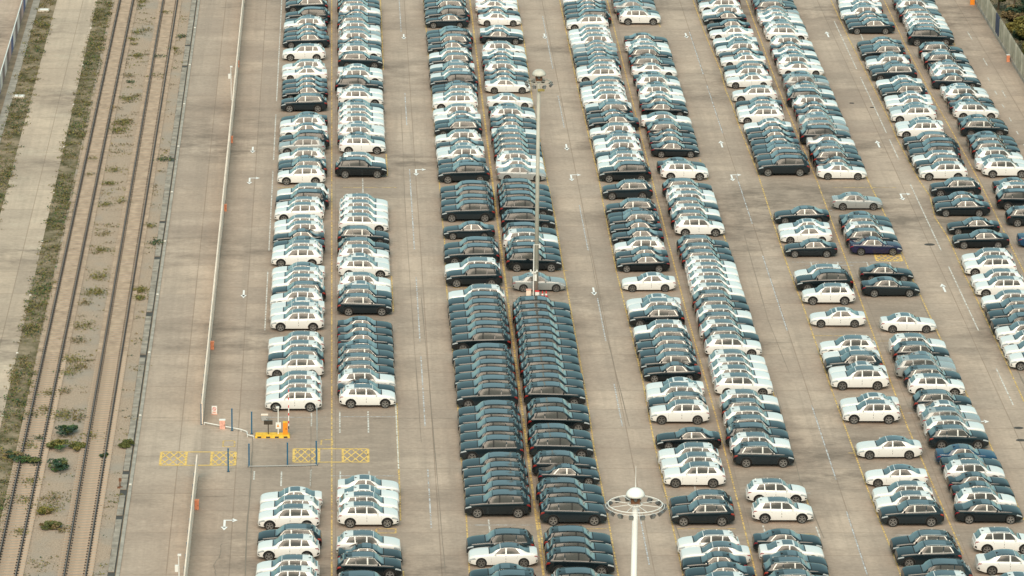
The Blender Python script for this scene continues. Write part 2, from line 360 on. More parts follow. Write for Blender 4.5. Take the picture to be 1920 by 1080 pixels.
# slot marks: cross lines between the files where bays stand empty, and short white ticks
for x0, x1, yy in ((640, 745, 352), (520, 600, 352), (530, 618, 120), (636, 742, 782), (500, 612, 783), (620, 742, 893), (1510, 1600, 498), (1560, 1680, 352), (1130, 1215, 372),
                   (1485, 1600, 492), (1600, 1700, 492), (1500, 1560, 395), (1245, 1360, 932), (1430, 1520, 925), (1270, 1380, 992), (1420, 1530, 1002), (850, 960, 540), (975, 1065, 508),
                   (880, 1000, 985), (1030, 1140, 992), (1640, 1720, 775), (1590, 1700, 850), (1620, 1730, 905), (1520, 1630, 630), (1650, 1760, 640), (1680, 1800, 1004), (1745, 1850, 402), (1660, 1740, 62)):
    paintline(yl if yy in (372, 992, 1002, 630, 640, 352, 932, 540, 508, 850) else wl, (x0, yy), (x1, yy), .12, M['yellow_line'] if yy in (372, 992, 1002, 630, 640, 352, 932, 540, 508, 850) else M['faint_line'])
for xx, y0, y1 in ((477, 884, 900), (528, 884, 912), (583, 880, 912), (638, 884, 900), (692, 884, 905), (584, 775, 800), (637, 772, 812), (690, 772, 812), (680, 335, 362), (742, 760, 880), (1300, 905, 925),
                   (1520, 492, 508), (1570, 492, 508), (1625, 492, 508), (1668, 492, 508), (916, 975, 1000), (1000, 1010, 1050), (1430, 985, 1005), (1530, 988, 1010), (1613, 62, 80), (1752, 350, 385)):
    paintline(wl, (xx, y0), (xx + (xx-VX)/2466*(y1-y0), y1), .12, M['white_line'])
for xx, y0, y1 in ((742, 762, 890), (1008, 960, 1060)): paintline(yl, (xx, y0), (xx + (xx-VX)/2466*(y1-y0), y1), .14, M['yellow_line'])
def hatch(x0, x1, y0, y1, cells):
    """yellow keep-clear box with a lattice"""
    f = lambda u, v: (x0 + (x1-x0)*u + ((x0+(x1-x0)*u)-VX)/2700*(y1-y0)*v, y0 + (y1-y0)*v)
    for a_, c_ in (((0, 0), (1, 0)), ((0, 1), (1, 1)), ((0, 0), (0, 1)), ((1, 0), (1, 1))):
        paintline(yl, f(*a_), f(*c_), .19, M['hatch_yellow'])
    for (u0, u1, n_) in cells:
        if n_ == 0:
            for p in ((u0, 0, u0, 1), (u1, 0, u1, 1)): paintline(yl, f(p[0], p[1]), f(p[2], p[3]), .18, M['hatch_yellow'])
            continue
        for i in range(n_):
            a_ = u0 + (u1-u0)*i/n_; c_ = u0 + (u1-u0)*(i+1)/n_
            for j in range(2):
                for q in ((a_, j/2, c_, (j+1)/2), (a_, (j+1)/2, c_, j/2)): paintline(yl, f(q[0], q[1]), f(q[2], q[3]), .12, M['hatch_yellow'])
hatch(303, 442, 848, 873, ((0, .34, 3), (.34, .68, 0), (.68, 1, 3)))
hatch(551, 690, 842, 867, ((0, .3, 3), (.34, .66, 0), (.66, 1, 3)))
hatch(1640, 1687, 478, 490, ((0, 1, 4),))
for x0, x1, y0, y1 in ((419, 440, 827, 838), (603, 623, 825, 835), (706, 742, 992, 1000)):
    for q in (((x0, y0), (x1, y0)), ((x0, y0), (x0-1, y1)), ((x1, y0), (x1, y1)), ((x0, y1), (x1, y1))): paintline(yl, *q, .14, M['yellow_line'])
tag(yl.build('yellow_road_markings'), kind='structure'); tag(wl.build('white_road_markings'), kind='structure')
ar = MB()
def arrow(x, y, kind='down', s=.66):
    p = G(x, y)
    def poly(pts): ar.slab([(p.x + u*s, p.y + v*s) for u, v in pts], ZL+.012, M['arrow'])
    sg = -1 if kind in ('down', 'turn') else 1
    if kind in ('down', 'up'):
        poly([(-.13, -1.6*1), (.13, -1.6), (.13, 1.3), (-.13, 1.3)]); 
        poly([(-.42, sg*1.0), (.42, sg*1.0), (0, sg*2.4)] if sg > 0 else [(.42, -1.0), (-.42, -1.0), (0, -2.4)])
    else:
        poly([(-.13, -1.5), (.13, -1.5), (.13, 1.2), (-.13, 1.2)]); poly([(.13, .9), (1.0, .9), (1.0, 1.2), (.13, 1.2)]); poly([(.9, .4), (1.5, 1.05), (.9, 1.7)])
        poly([(.42, -1.2), (-.42, -1.2), (0, -2.4)])
for a_ in ((457, 550, 'down'), (474, 280, 'down'), (757, 68, 'down'), (1021, 67, 'down'), (1062, 275, 'down'), (1113, 545, 'down'), (1286, 66, 'down'), (1552, 66, 'up'), (1353, 272, 'up'), (1647, 272, 'up'),
           (1770, 542, 'up'), (468, 338, 'turn'), (1071, 332, 'turn'), (1372, 332, 'turn'), (1690, 368, 'turn'), (421, 982, 'turn'), (1834, 796, 'turn'), (780, 322, 'turn')): arrow(*a_)
tag(ar.build('arrow_markings'), kind='structure')
# long cracks and tar seams
cr = MB(); M['crack'] = mat('crack', (.22, .185, .15), .9)
def crack(pts, w=.05, j=1.2):
    w *= .7
    P = []
    for i in range(len(pts)-1):
        for k in range(6):
            t = k/6; P.append((pts[i][0]*(1-t)+pts[i+1][0]*t + random.uniform(-j, j), pts[i][1]*(1-t)+pts[i+1][1]*t))
    P.append(pts[-1])
    for i in range(len(P)-1): paintline(cr, P[i], P[i+1], w*random.uniform(.6, 1.6), M['crack'])
crack([(415, 1020), (412, 1045), (400, 1060), (405, 1080)], .07, 1.5); crack([(474, 822), (470, 900), (463, 1000), (460, 1080)], .12, .6); crack([(370, 932), (470, 930)], .05, .3)
crack([(1435+20, 735), (1500, 900), (1545, 1010)], .06, .5); crack([(583, 780), (583, 915)], .06, .3); crack([(1240, 910), (1275, 1010), (1290, 1075)], .08, .6)
crack([(1385, 643), (1490, 643)], .06, .3); crack([(700, 785), (850, 785)], .05, .3); crack([(260, 784), (365, 784)], .05, .3); crack([(1840, 560), (1880, 640), (1920, 720)], .12, .5)
crack([(790, 560), (803, 700), (820, 900), (835, 1075)], .06, .3); crack([(752, 200), (760, 400), (775, 620), (790, 830)], .05, .3)
crack([(1105, 470), (1135, 620), (1180, 800)], .06, .3); crack([(1395, 440), (1440, 600), (1480, 700)], .05, .3); crack([(1725, 560), (1790, 700), (1850, 830)], .05, .3)
for o_ in (cr.build('pavement_cracks'),): tag(o_, kind='structure'); o_.location.z = .009

# stains and washed-out patches with shapes of their own
random.seed(21)
for i, (x, y, w_, h_, k_) in enumerate(((662, 342, 230, 34, 'oil_stain'), (590, 350, 120, 30, 'oil_stain'), (425, 400, 70, 190, 'oil_stain'), (412, 575, 80, 150, 'oil_stain'), (438, 190, 60, 120, 'oil_stain'), (352, 960, 90, 190, 'oil_stain'),
        (392, 905, 130, 90, 'oil_stain'), (795, 212, 90, 30, 'oil_stain'), (745, 320, 60, 110, 'oil_stain'), (758, 560, 50, 190, 'oil_stain'), (1080, 330, 60, 60, 'oil_stain'), (1100, 235, 70, 120, 'oil_stain'), (1395, 915, 230, 56, 'oil_stain'),
        (1520, 900, 90, 70, 'oil_stain'), (1420, 990, 200, 30, 'oil_stain'), (1490, 660, 90, 60, 'oil_stain'), (1535, 395, 200, 50, 'oil_stain'), (1600, 505, 260, 34, 'oil_stain'), (1580, 735, 120, 40, 'oil_stain'), (1700, 680, 150, 40, 'oil_stain'),
        (1360, 180, 60, 110, 'oil_stain'), (1300, 260, 60, 90, 'oil_stain'), (1640, 160, 60, 120, 'oil_stain'), (1840, 30, 50, 120, 'oil_stain'), (1888, 110, 60, 160, 'oil_stain'), (1810, 560, 90, 120, 'oil_stain'), (480, 860, 200, 60, 'oil_stain'),
        (860, 330, 140, 26, 'oil_stain'), (1180, 62, 160, 30, 'oil_stain'), (520, 215, 90, 26, 'oil_stain'), (640, 800, 120, 30, 'oil_stain'), (930, 985, 150, 30, 'oil_stain'), (820, 680, 60, 160, 'oil_stain'), (1150, 700, 60, 200, 'oil_stain'),
        (1642, 252, 90, 34, 'pale_patch'), (450, 686, 150, 24, 'pale_patch'), (1080, 515, 120, 36, 'pale_patch'), (780, 900, 120, 90, 'pale_patch'), (1330, 500, 90, 90, 'pale_patch'), (470, 480, 100, 60, 'pale_patch'), (1760, 820, 160, 90, 'pale_patch'), (310, 560, 80, 220, 'pale_patch'), (340, 200, 90, 200, 'pale_patch'))):
    c_ = G(x, y); hw = w_/2/(F/ (c_.y*math.cos(TH)+H*math.sin(TH))); hd = abs(G(x, y-h_/2).y - G(x, y+h_/2).y)/2
    b = MB(); b.slab([(-hw, -hd), (hw, -hd), (hw, hd), (-hw, hd)], 0, M[k_]); o = b.build(k_); o.location = (c_.x, c_.y, .0205 + (i % 9)*.0005); tag(o, kind='structure')
# manhole covers
first = None
for i, (x, y, w_, lab) in enumerate(((1597, 194, .55, 'small dark drain grate in the aisle near the dashed line, left of two'), (1635, 202, .5, 'small dark drain grate in the aisle near the dashed line, right of two'),
                    (1743, 459, 1.0, 'dark drain grate in the aisle beside the lone dark sedans'), (1910, 803, .8, 'dark round drain cover at the right edge, farther of two'), (1914, 826, .8, 'dark round drain cover at the right edge, nearer of two'))):
    b = MB(); n_ = 16; r_ = w_/2
    P = [(r_*math.cos(2*math.pi*k/n_), r_*.75*math.sin(2*math.pi*k/n_)) for k in range(n_)]
    b.add([(x_, y_, .0) for x_, y_ in P] + [(x_*.94, y_*.94, .022) for x_, y_ in P], [(k, (k+1)%n_, n_+(k+1)%n_, n_+k) for k in range(n_)] + [tuple(range(n_, 2*n_))], M['iron'])
    for k in range(-2, 3): b.box(-r_*.6, r_*.6, k*.09-.015, k*.09+.015, .022, .031, M['iron'])
    o = b.build('drain_grate'); p = G(x, y); o.location = (p.x, p.y, .022); tag(o, lab, 'drain cover', 'drain covers in the lot')

# ------------------------------------------------------------------ cars
PAINT = {'w': paint('white_car_paint', (.76, .745, .725), .3), 'd': paint('black_green_car_paint', (.008, .014, .018), .2, var=.5), 'g': paint('grey_car_paint', (.26, .27, .265), .35, var=.2),
         'b': paint('blue_car_paint', (.008, .045, .10), .2), 'n': paint('navy_car_paint', (.012, .013, .045), .2)}
PAINT['t'] = PAINT['w']
for k_ in 'dbn': PAINT[k_].node_tree.nodes['Principled BSDF'].inputs['Specular IOR Level'].default_value = .0; PAINT[k_].node_tree.nodes['Principled BSDF'].inputs['Coat IOR'].default_value = 1.52
GL = {'front': mat('windscreen_glass', (.02, .03, .03), .04, coat=1), 'side': mat('side_glass', (.055, .049, .041), .15, spec=.5), 'pano': mat('roof_glass', (.02, .024, .03), .12, coat=1)}
TR = {'chrome': mat('bright_trim', (.62, .60, .56), .35, .3), 'rubber': mat('tyre_rubber', (.018, .018, .018), .8), 'rim': mat('alloy_rim', (.33, .32, .31), .35, .6), 'rim_dark': mat('grey_alloy_rim', (.20, .19, .18), .4, .5),
      'hub': mat('wheel_hollow', (.012, .012, .012), .8), 'lamp': mat('headlight_glass', (.42, .46, .48), .12, coat=1), 'lamp_dark': mat('headlight_rim', (.05, .06, .07), .15), 'tail': mat('tail_light_red', (.30, .018, .025), .15, coat=1), 'tail_amber': mat('tail_light_orange', (.38, .07, .035), .15, coat=1)}

class Shape: pass
def shape(L, W, Ht, fa, ra, R, cowl, rs, re, rt, deck, roof, suv, wins, low=.22):
    s = Shape(); s.__dict__.update(locals()); del s.__dict__['s']; return s
# deck: hood/belt/boot line; roof: cabin line between cowl and rt (rear foot of the cabin)
SH = {
 'x': shape(4.60, .92, 1.64, 1.42, -1.38, .365, 1.12, .40, -1.72, -2.22, [(2.30, .66), (2.22, .84), (1.95, .97), (1.5, 1.04), (1.12, 1.09), (0, 1.10), (-1.4, 1.14), (-2.1, 1.14), (-2.22, 1.08), (-2.30, .80)],
            [(1.12, 1.09), (.75, 1.36), (.40, 1.57), (0, 1.625), (-.5, 1.64), (-1.2, 1.60), (-1.72, 1.54), (-2.0, 1.33), (-2.22, 1.08)], True, 3),
 'y': shape(4.80, .96, 1.68, 1.50, -1.40, .385, 1.08, .36, -1.75, -2.30, [(2.40, .68), (2.32, .90), (2.0, 1.02), (1.5, 1.08), (1.08, 1.12), (0, 1.13), (-1.4, 1.18), (-2.1, 1.19), (-2.30, 1.10), (-2.40, .80)],
            [(1.08, 1.12), (.72, 1.38), (.36, 1.60), (0, 1.665), (-.5, 1.68), (-1.2, 1.64), (-1.75, 1.57), (-2.05, 1.36), (-2.30, 1.10)], True, 3),
 'z': shape(5.06, 1.0, 1.78, 1.56, -1.54, .395, 1.12, .42, -1.92, -2.42, [(2.53, .72), (2.45, .95), (2.15, 1.07), (1.6, 1.13), (1.12, 1.18), (0, 1.20), (-1.5, 1.24), (-2.25, 1.24), (-2.42, 1.16), (-2.53, .85)],
            [(1.12, 1.18), (.76, 1.46), (.42, 1.69), (0, 1.765), (-.5, 1.78), (-1.3, 1.74), (-1.92, 1.67), (-2.2, 1.42), (-2.42, 1.16)], True, 3, .25),
 's': shape(4.80, .92, 1.45, 1.50, -1.40, .345, .98, .18, -1.05, -1.88, [(2.40, .58), (2.30, .74), (2.0, .85), (1.5, .91), (.98, .96), (0, .96), (-1.0, .99), (-1.7, 1.03), (-2.15, 1.02), (-2.32, .98), (-2.40, .72)],
            [(.98, .96), (.58, 1.20), (.18, 1.385), (-.2, 1.44), (-.6, 1.435), (-1.05, 1.35), (-1.5, 1.17), (-1.88, 1.03)], False, 2, .17),
 'l': shape(5.15, .95, 1.51, 1.62, -1.50, .36, 1.02, .22, -1.15, -2.02, [(2.57, .60), (2.47, .78), (2.15, .90), (1.6, .97), (1.02, 1.01), (0, 1.01), (-1.1, 1.04), (-1.8, 1.08), (-2.3, 1.07), (-2.49, 1.02), (-2.57, .74)],
            [(1.02, 1.01), (.62, 1.25), (.22, 1.44), (-.2, 1.50), (-.7, 1.495), (-1.15, 1.41), (-1.6, 1.24), (-2.02, 1.08)], False, 2, .17)}
def lerp_tab(tab, x):
    if x >= tab[0][0]: return tab[0][1]
    for (x0, z0), (x1, z1) in zip(tab, tab[1:]):
        if x >= x1:
            t = (x0 - x) / (x0 - x1); return z0 + (z1 - z0) * t
    return tab[-1][1]
def smooth_tab(tab, x, h=.16): return (lerp_tab(tab, x-h) + 2*lerp_tab(tab, x-h/2) + 3*lerp_tab(tab, x) + 2*lerp_tab(tab, x+h/2) + lerp_tab(tab, x+h)) / 9 if tab[-1][0]+h <= x <= tab[0][0]-h else lerp_tab(tab, x)
def section(s, x):
    """half cross-section (y, z) from the bottom centre to the roof centre at station x"""
    L2 = s.L/2
    D = smooth_tab(s.deck, x); T = max(D, smooth_tab(s.roof, x, min(.16, (s.cowl-x)*.9, (x-s.rt)*.9))) if s.rt < x < s.cowl else D
    e = abs(x); pf = lerp_tab([(L2, .74), (L2-.07, .85), (L2-.22, .935), (L2-.6, .985), (L2-1.1, 1.0), (0, 1.0)], e)
    W = s.W * pf
    zb = lerp_tab([(L2, .30), (L2-.5, s.low), (-L2+.6, s.low), (-L2, .36)], x)
    k = min(1, max(0, (T - D)/.28)); k = k*k*(3-2*k)
    mid = .5*(zb + D)
    g0 = W - .07; g1 = (s.W - .25)*min(1, pf+.02)
    crown = .045
    pts = [(0, zb), (W*.80, zb), (W-.05, zb+.05), (W-.015, zb+.2), (W, mid), (W-.005, D-.20), (W-.03, D-.07), (g0, D-.005)]
    f = [(g0*.90, .25), (g0*.78, .55), (g0*.55, .85), (0, 1.0)]       # hood / boot
    c = [(g0+(g1-g0)*.5, .5), (g1, .93), (g1-.14, .985), (0, 1.0)]  # cabin
    for (fy, fz), (cy, cz) in zip(f, c):
        pts.append((fy*(1-k)+cy*k, (D + crown*fz)*(1-k) + (D + (T-D)*cz + .02*k)*k))
    return pts
def P(s, x, u, off=0.0, side=1):
    def q(xx, uu):
        p = section(s, xx); i = min(int(uu), len(p)-2); t = uu - i
        return Vector((xx, (p[i][0]*(1-t)+p[i+1][0]*t), p[i][1]*(1-t)+p[i+1][1]*t))
    v = q(x, u)
    if off:
        a = q(x+.02, u) - q(x-.02, u); u0, u1 = max(0, u-.06), min(11, u+.06); b = q(x, u1) - q(x, u0)
        n = a.cross(b); 
        if n.length > 1e-9:
            n.normalize()
            if n.z < -.2 or (abs(n.z) <= .2 and n.y < 0 and u < 9.5): n = -n
            v = v + n*off
    return Vector((v.x, v.y*side, v.z))
def patch(mb, s, xa, xb, u0, u1, nx, nu, off, mt, side=1):
    """panel lying on the body: xa, xb are (x at u0, x at u1) of its front and rear ends"""
    V = []
    for j in range(nu+1):
        t = j/nu; u = u0 + (u1-u0)*t; a = xa[0]+(xa[1]-xa[0])*t; b = xb[0]+(xb[1]-xb[0])*t
        for i in range(nx+1): V.append(P(s, a + (b-a)*i/nx, u, off, side))
    Fc = [(j*(nx+1)+i, j*(nx+1)+i+1, (j+1)*(nx+1)+i+1, (j+1)*(nx+1)+i) for j in range(nu) for i in range(nx)]
    if side > 0: Fc = [f[::-1] for f in Fc]
    mb.add(V, Fc, mt)
def top_patch(mb, s, x0, x1, u0, nx, off, mt, taper=0):
    """panel across the top of the body (windscreen, roof glass, rear window) from u0 over the middle to the other side"""
    us = [u0, (u0+10)/2 if u0 < 10 else (u0+11)/2, 10, 10.5, 11] if u0 < 9.9 else [u0, (u0+11)/2, 11]
    row = [(u, 1) for u in us] + [(u, -1) for u in us[::-1][1:]]
    V = []; n_ = len(row)
    for i in range(nx+1):
        x = x0 + (x1-x0)*i/nx
        for (u, sd_) in row: V.append(P(s, x, u, off, sd_))
    mb.add(V, [(i*n_+j, (i+1)*n_+j, (i+1)*n_+j+1, i*n_+j+1) for i in range(nx) for j in range(n_-1)], mt)

BODY = {}
def body_mesh(kind):
    if kind in BODY: return BODY[kind]
    s = SH[kind]; L2 = s.L/2
    xs = sorted(set([round(L2-d, 3) for d in (0, .03, .08, .16, .28, .45, .65, .9)] + [round(-L2+d, 3) for d in (0, .03, .08, .16, .26, .38, .55, .75)]
         + [round(x, 3) for x, _ in s.roof] + [round(s.cowl+.12, 3), round(s.cowl-.15, 3), round(s.cowl+.35, 3), -.2, -.8, round(s.rt-.08, 3), round(s.rt+.12, 3)] + [round(s.rt-.1+.125*k, 3) for k in range(int((s.cowl-s.rt+.35)/.125))]), reverse=True)
    V = []; N = 12
    for x in xs:
        h = section(s, x)
        ring = [(x, y, z) for y, z in h] + [(x, -y, z) for y, z in h[::-1][1:-1]]
        V += ring
    n = 22; Fc = []
    for i in range(len(xs)-1):
        for j in range(n): Fc.append((i*n+j, i*n+(j+1) % n, (i+1)*n+(j+1) % n, (i+1)*n+j))
    Fc.append(tuple(range(n))[::-1]); Fc.append(tuple((len(xs)-1)*n+j for j in range(n)))
    me = bpy.data.meshes.new('car_body'); me.from_pydata(V, [], Fc); me.materials.append(PAINT['w']); me.materials.append(TR['hub'])
    bm = bmesh.new(); bm.from_mesh(me); bmesh.ops.recalc_face_normals(bm, faces=bm.faces); bm.to_mesh(me); bm.free()
    o = bpy.data.objects.new('car_body', me); C.objects.link(o)
    cb = bmesh.new(); 
    for ax in (s.fa, s.ra):
        for sd_ in (1, -1):
            bmesh.ops.create_cone(cb, cap_ends=True, segments=24, radius1=s.R+.05, radius2=s.R+.05, depth=.5,
                                  matrix=Matrix.Translation((ax, sd_*(s.W+.02), s.R+.02)) @ Matrix.Rotation(rad(90), 4, 'X'))
    cm = bpy.data.meshes.new('arch_cutter'); cb.to_mesh(cm); cb.free(); cm.materials.append(PAINT['w']); cm.materials.append(TR['hub'])
    for p in cm.polygons: p.material_index = 1
    co = bpy.data.objects.new('arch_cutter', cm); C.objects.link(co)
    md = o.modifiers.new('b', 'BOOLEAN'); md.operation = 'DIFFERENCE'; md.solver = 'EXACT'; md.object = co
    dg = bpy.context.evaluated_depsgraph_get(); res = bpy.data.meshes.new_from_object(o.evaluated_get(dg))
    V = [tuple(v.co) for v in res.vertices]; Fc = [tuple(p.vertices) for p in res.polygons]; Ms = [p.material_index for p in res.polygons]
    bpy.data.objects.remove(o); bpy.data.objects.remove(co)
    BODY[kind] = (V, Fc, Ms); return BODY[kind]

def car_parts(kind, col):
    """list of (part name, MB, parent index or None, smooth, location)"""
    s = SH[kind]; L2 = s.L/2; pt = PAINT[col]; out_ = []
    V, Fc, Ms = body_mesh(kind)
    mb = MB(); mb.v = list(V); mb.f = [list(f) for f in Fc]; mb.mats = [pt, TR['hub']]; mb.m = [min(1, m_) for m_ in Ms]
    seam = TR['hub']; bp = -.12 if s.suv else -.18                   # B pillar
    for sd_ in (1, -1):
        wd = .028 if col in 'wtg' else .014
        patch(mb, s, (bp+wd/2, bp+wd/2), (bp-wd/2, bp-wd/2), 2.3, 6.9, 1, 4, .004, seam, sd_)
        patch(mb, s, (s.cowl-.12,)*2, (s.cowl-.132,)*2, 2.3, 6.6, 1, 4, .004, seam, sd_)
        patch(mb, s, (s.ra+.55, s.ra+.30), (s.ra+.538, s.ra+.288), 4.6, 6.9, 1, 3, .004, seam, sd_)
        if s.suv: patch(mb, s, (s.fa-.5,)*2, (s.ra+.5,)*2, 1.6, 2.5, 6, 1, .010, TR['rubber'] if kind != 'z' else TR['chrome'], sd_)    # sill cladding
        patch(mb, s, (.55, .55), (.36, .36), 6.05, 6.2, 2, 1, .02, pt, sd_); patch(mb, s, (bp-.75, bp-.75), (bp-.94, bp-.94), 6.05, 6.2, 2, 1, .02, pt, sd_)   # handles
        for ax in (s.fa, s.ra) if s.suv else ():                     # dark arch lips
            rr = s.R+.05; A = []
            for k in range(13):
                a_ = math.pi*k/12 
                for r_ in (rr-.005, rr+.045): A.append((ax+r_*math.cos(a_), sd_*(s.W+.004), s.R+.02+r_*math.sin(a_)))
            mb.add(A, [(2*k, 2*k+1, 2*k+3, 2*k+2) for k in range(12)], TR['rubber'] if (kind == 'x' or col == 'd') else pt)
    top_patch(mb, s, s.cowl+.05, s.cowl-.03, 8.6, 1, .007, TR['hub'])      # cowl gap
    p = P(s, s.re+.12, 11); mb.add([(p.x-.12, -.02, p.z), (p.x+.12, -.02, p.z), (p.x+.12, .02, p.z), (p.x-.12, .02, p.z), (p.x-.12, 0, p.z+.075)], [(0,1,4), (1,2,4), (2,3,4), (3,0,4)], TR['hub'])   # aerial fin
    # bumper intakes
    for sd_ in (1, -1):
        patch(mb, s, (L2-.03, L2-.03), (L2-.20, L2-.14), 2.6, 3.8, 2, 2, .01, TR['hub'], sd_); patch(mb, s, (-L2+.03,)*2, (-L2+.2, -L2+.14), 2.6, 3.6, 2, 2, .01, TR['hub'], sd_)
    out_.append(('body', mb, None, True, None))
    b = MB(); top_patch(b, s, s.cowl-.02, s.rs+.03, 9.05, 4, .008, GL['front']); out_.append(('windscreen', b, None, True, None))
    b = MB(); top_patch(b, s, s.re-(.10 if s.suv else .03), s.rt+(.05 if s.suv else .08), 9.1, 4, .008, GL['front']); out_.append(('rear_window', b, None, True, None))
    if col == 'w' and s.suv: x0, x1, u_ = s.rs-.02, s.re+.62, 9.35
    elif col == 'w': x0, x1, u_ = s.rs-.10, s.rs-.85, 10.05
    elif col == 't': x0, x1, u_ = s.rs-.01, s.re-.02, 9.05
    elif s.suv: x0, x1, u_ = s.rs-.05, s.re+.5, 10.0
    else: x0, x1, u_ = s.rs-.10, s.rs-.75, 10.05
    b = MB(); top_patch(b, s, x0, x1, u_, 5, .009, GL['pano']); out_.append(('sunroof', b, None, True, None))
    # side windows: (front end, rear end) as (x at belt, x at rail)
    u0, u1 = 7.15, 8.93
    if s.suv: seg = [((s.cowl-.28, s.rs-.02), (bp+.05, bp+.04)), ((bp-.06, bp-.06), (s.ra+.46, s.ra+.42)), ((s.ra+.38, s.ra+.34), ((s.rt+.60, s.re+.32) if kind != 'z' else (s.rt+.52, s.re+.22)))]
    else: seg = [((s.cowl-.30, s.rs-.04), (bp+.05, bp+.04)), ((bp-.06, bp-.06), (s.re-.12, s.re+.28))]
    for sd_ in (1, -1):
        for a_, c_ in seg:
            b = MB(); patch(b, s, a_, c_, u0, u1, 3, 3, .007, GL['side'], sd_); out_.append(('side_window', b, None, True, None))
        b = MB(); tm = TR['chrome'] if (col in 'dbn' and kind != 'z') else (TR['rubber'] if col == 'd' else pt)
        a_ = seg[0][0]; c_ = seg[-1][1]; e = .045
        patch(b, s, (a_[0]+.03, a_[0]), (c_[0]-.03, c_[0]), u0-.08, u0, 8, 1, .010, tm, sd_)
        patch(b, s, (a_[1], a_[1]+.02), (c_[1]-.02, c_[1]-.05), u1, u1+.07, 8, 1, .010, tm, sd_)
        patch(b, s, (c_[0]+.02, c_[1]+.02), (c_[0]-.07, c_[1]-.06), u0-.10, u1+.10, 1, 4, .011, tm, sd_)
        patch(b, s, (a_[0]+.06, a_[1]+.05), (a_[0], a_[1]), u0-.10, u1+.10, 1, 4, .011, tm, sd_)
        if tm is TR['chrome']: patch(b, s, (bp+.05, bp+.04), (bp-.06, bp-.06), u0, u1, 1, 3, .011, TR['chrome'], sd_)
        elif tm is TR['rubber']: patch(b, s, (bp+.05, bp+.04), (bp-.06, bp-.06), u0, u1, 1, 3, .011, TR['rubber'], sd_)
        out_.append(('window_trim', b, None, True, None))
        if s.suv:
            b = MB(); rm = TR['chrome'] if (col in 'dbn' and kind == 'y') else TR['rubber']
            if col in 'wtg': rm = pt if kind == 'x' else TR['chrome']
            patch(b, s, (s.rs-.1, s.rs-.1), (s.re+.1, s.re+.1), 9.35, 9.75, 6, 1, .05, rm, sd_)
            for xx in (s.rs-.12, (s.rs+s.re)/2, s.re+.14): p = P(s, xx, 9.55, 0, sd_); b.box(p.x-.04, p.x+.04, p.y-.02, p.y+.02, p.z-.02, p.z+.05, rm)
            out_.append(('roof_rail', b, None, True, None))
        b = MB(); patch(b, s, (L2-.06, L2-.10), (L2-.52, L2-.48), 4.85, 5.55, 4, 2, .014, TR['lamp'] , sd_); patch(b, s, (L2-.05, L2-.09), (L2-.56, L2-.52), 4.7, 4.85, 4, 1, .012, TR['lamp_dark'], sd_)
        out_.append(('headlight', b, None, True, None))
        b = MB(); patch(b, s, (-L2+.34, -L2+.26), (-L2+.03, -L2+.05), 5.15 if kind != 'z' else 5.3, 5.62, 4, 2, .014, TR['tail_amber'] if (kind in 'yz' and col == 'd' ) else TR['tail'], sd_)
        if kind in 'yz' and col == 'd': patch(b, s, (-L2+.30, -L2+.36), (-L2+.03, -L2+.03), 4.85, 5.1, 4, 1, .014, TR['tail'], sd_)
        out_.append(('tail_light', b, None, True, None))
        b = MB(); p = P(s, s.cowl-.42, 7.0, 0, sd_); mm = pt
        y0, y1 = sorted((p.y+sd_*.02, p.y+sd_*.20))
        b.add([(p.x-.06, y0, p.z+.03), (p.x+.07, y0, p.z+.05), (p.x+.07, y1, p.z+.06), (p.x-.06, y1, p.z+.05), (p.x-.05, y0, p.z+.17), (p.x+.03, y0, p.z+.16), (p.x+.03, y1, p.z+.16), (p.x-.05, y1, p.z+.17)],
              [(0,3,2,1),(4,5,6,7),(0,1,5,4),(1,2,6,5),(2,3,7,6),(3,0,4,7)], mm); out_.append(('mirror', b, None, False, None))
    b = MB(); gx = L2+.006; gz = s.deck[0][1]
    for sd_ in (1, -1): b.add([(gx, sd_*.04, gz-.30), (gx, sd_*.34, gz-.28), (gx-.004, sd_*.38, gz-.06), (gx-.004, sd_*.05, gz-.04)], [(0, 1, 2, 3) if sd_ > 0 else (3, 2, 1, 0)], TR['hub'])
    out_.append(('grille', b, None, False, None))
    # wheels with rims
    rm = TR['rim'] if kind in 'xz' or col == 'd' else TR['rim_dark']
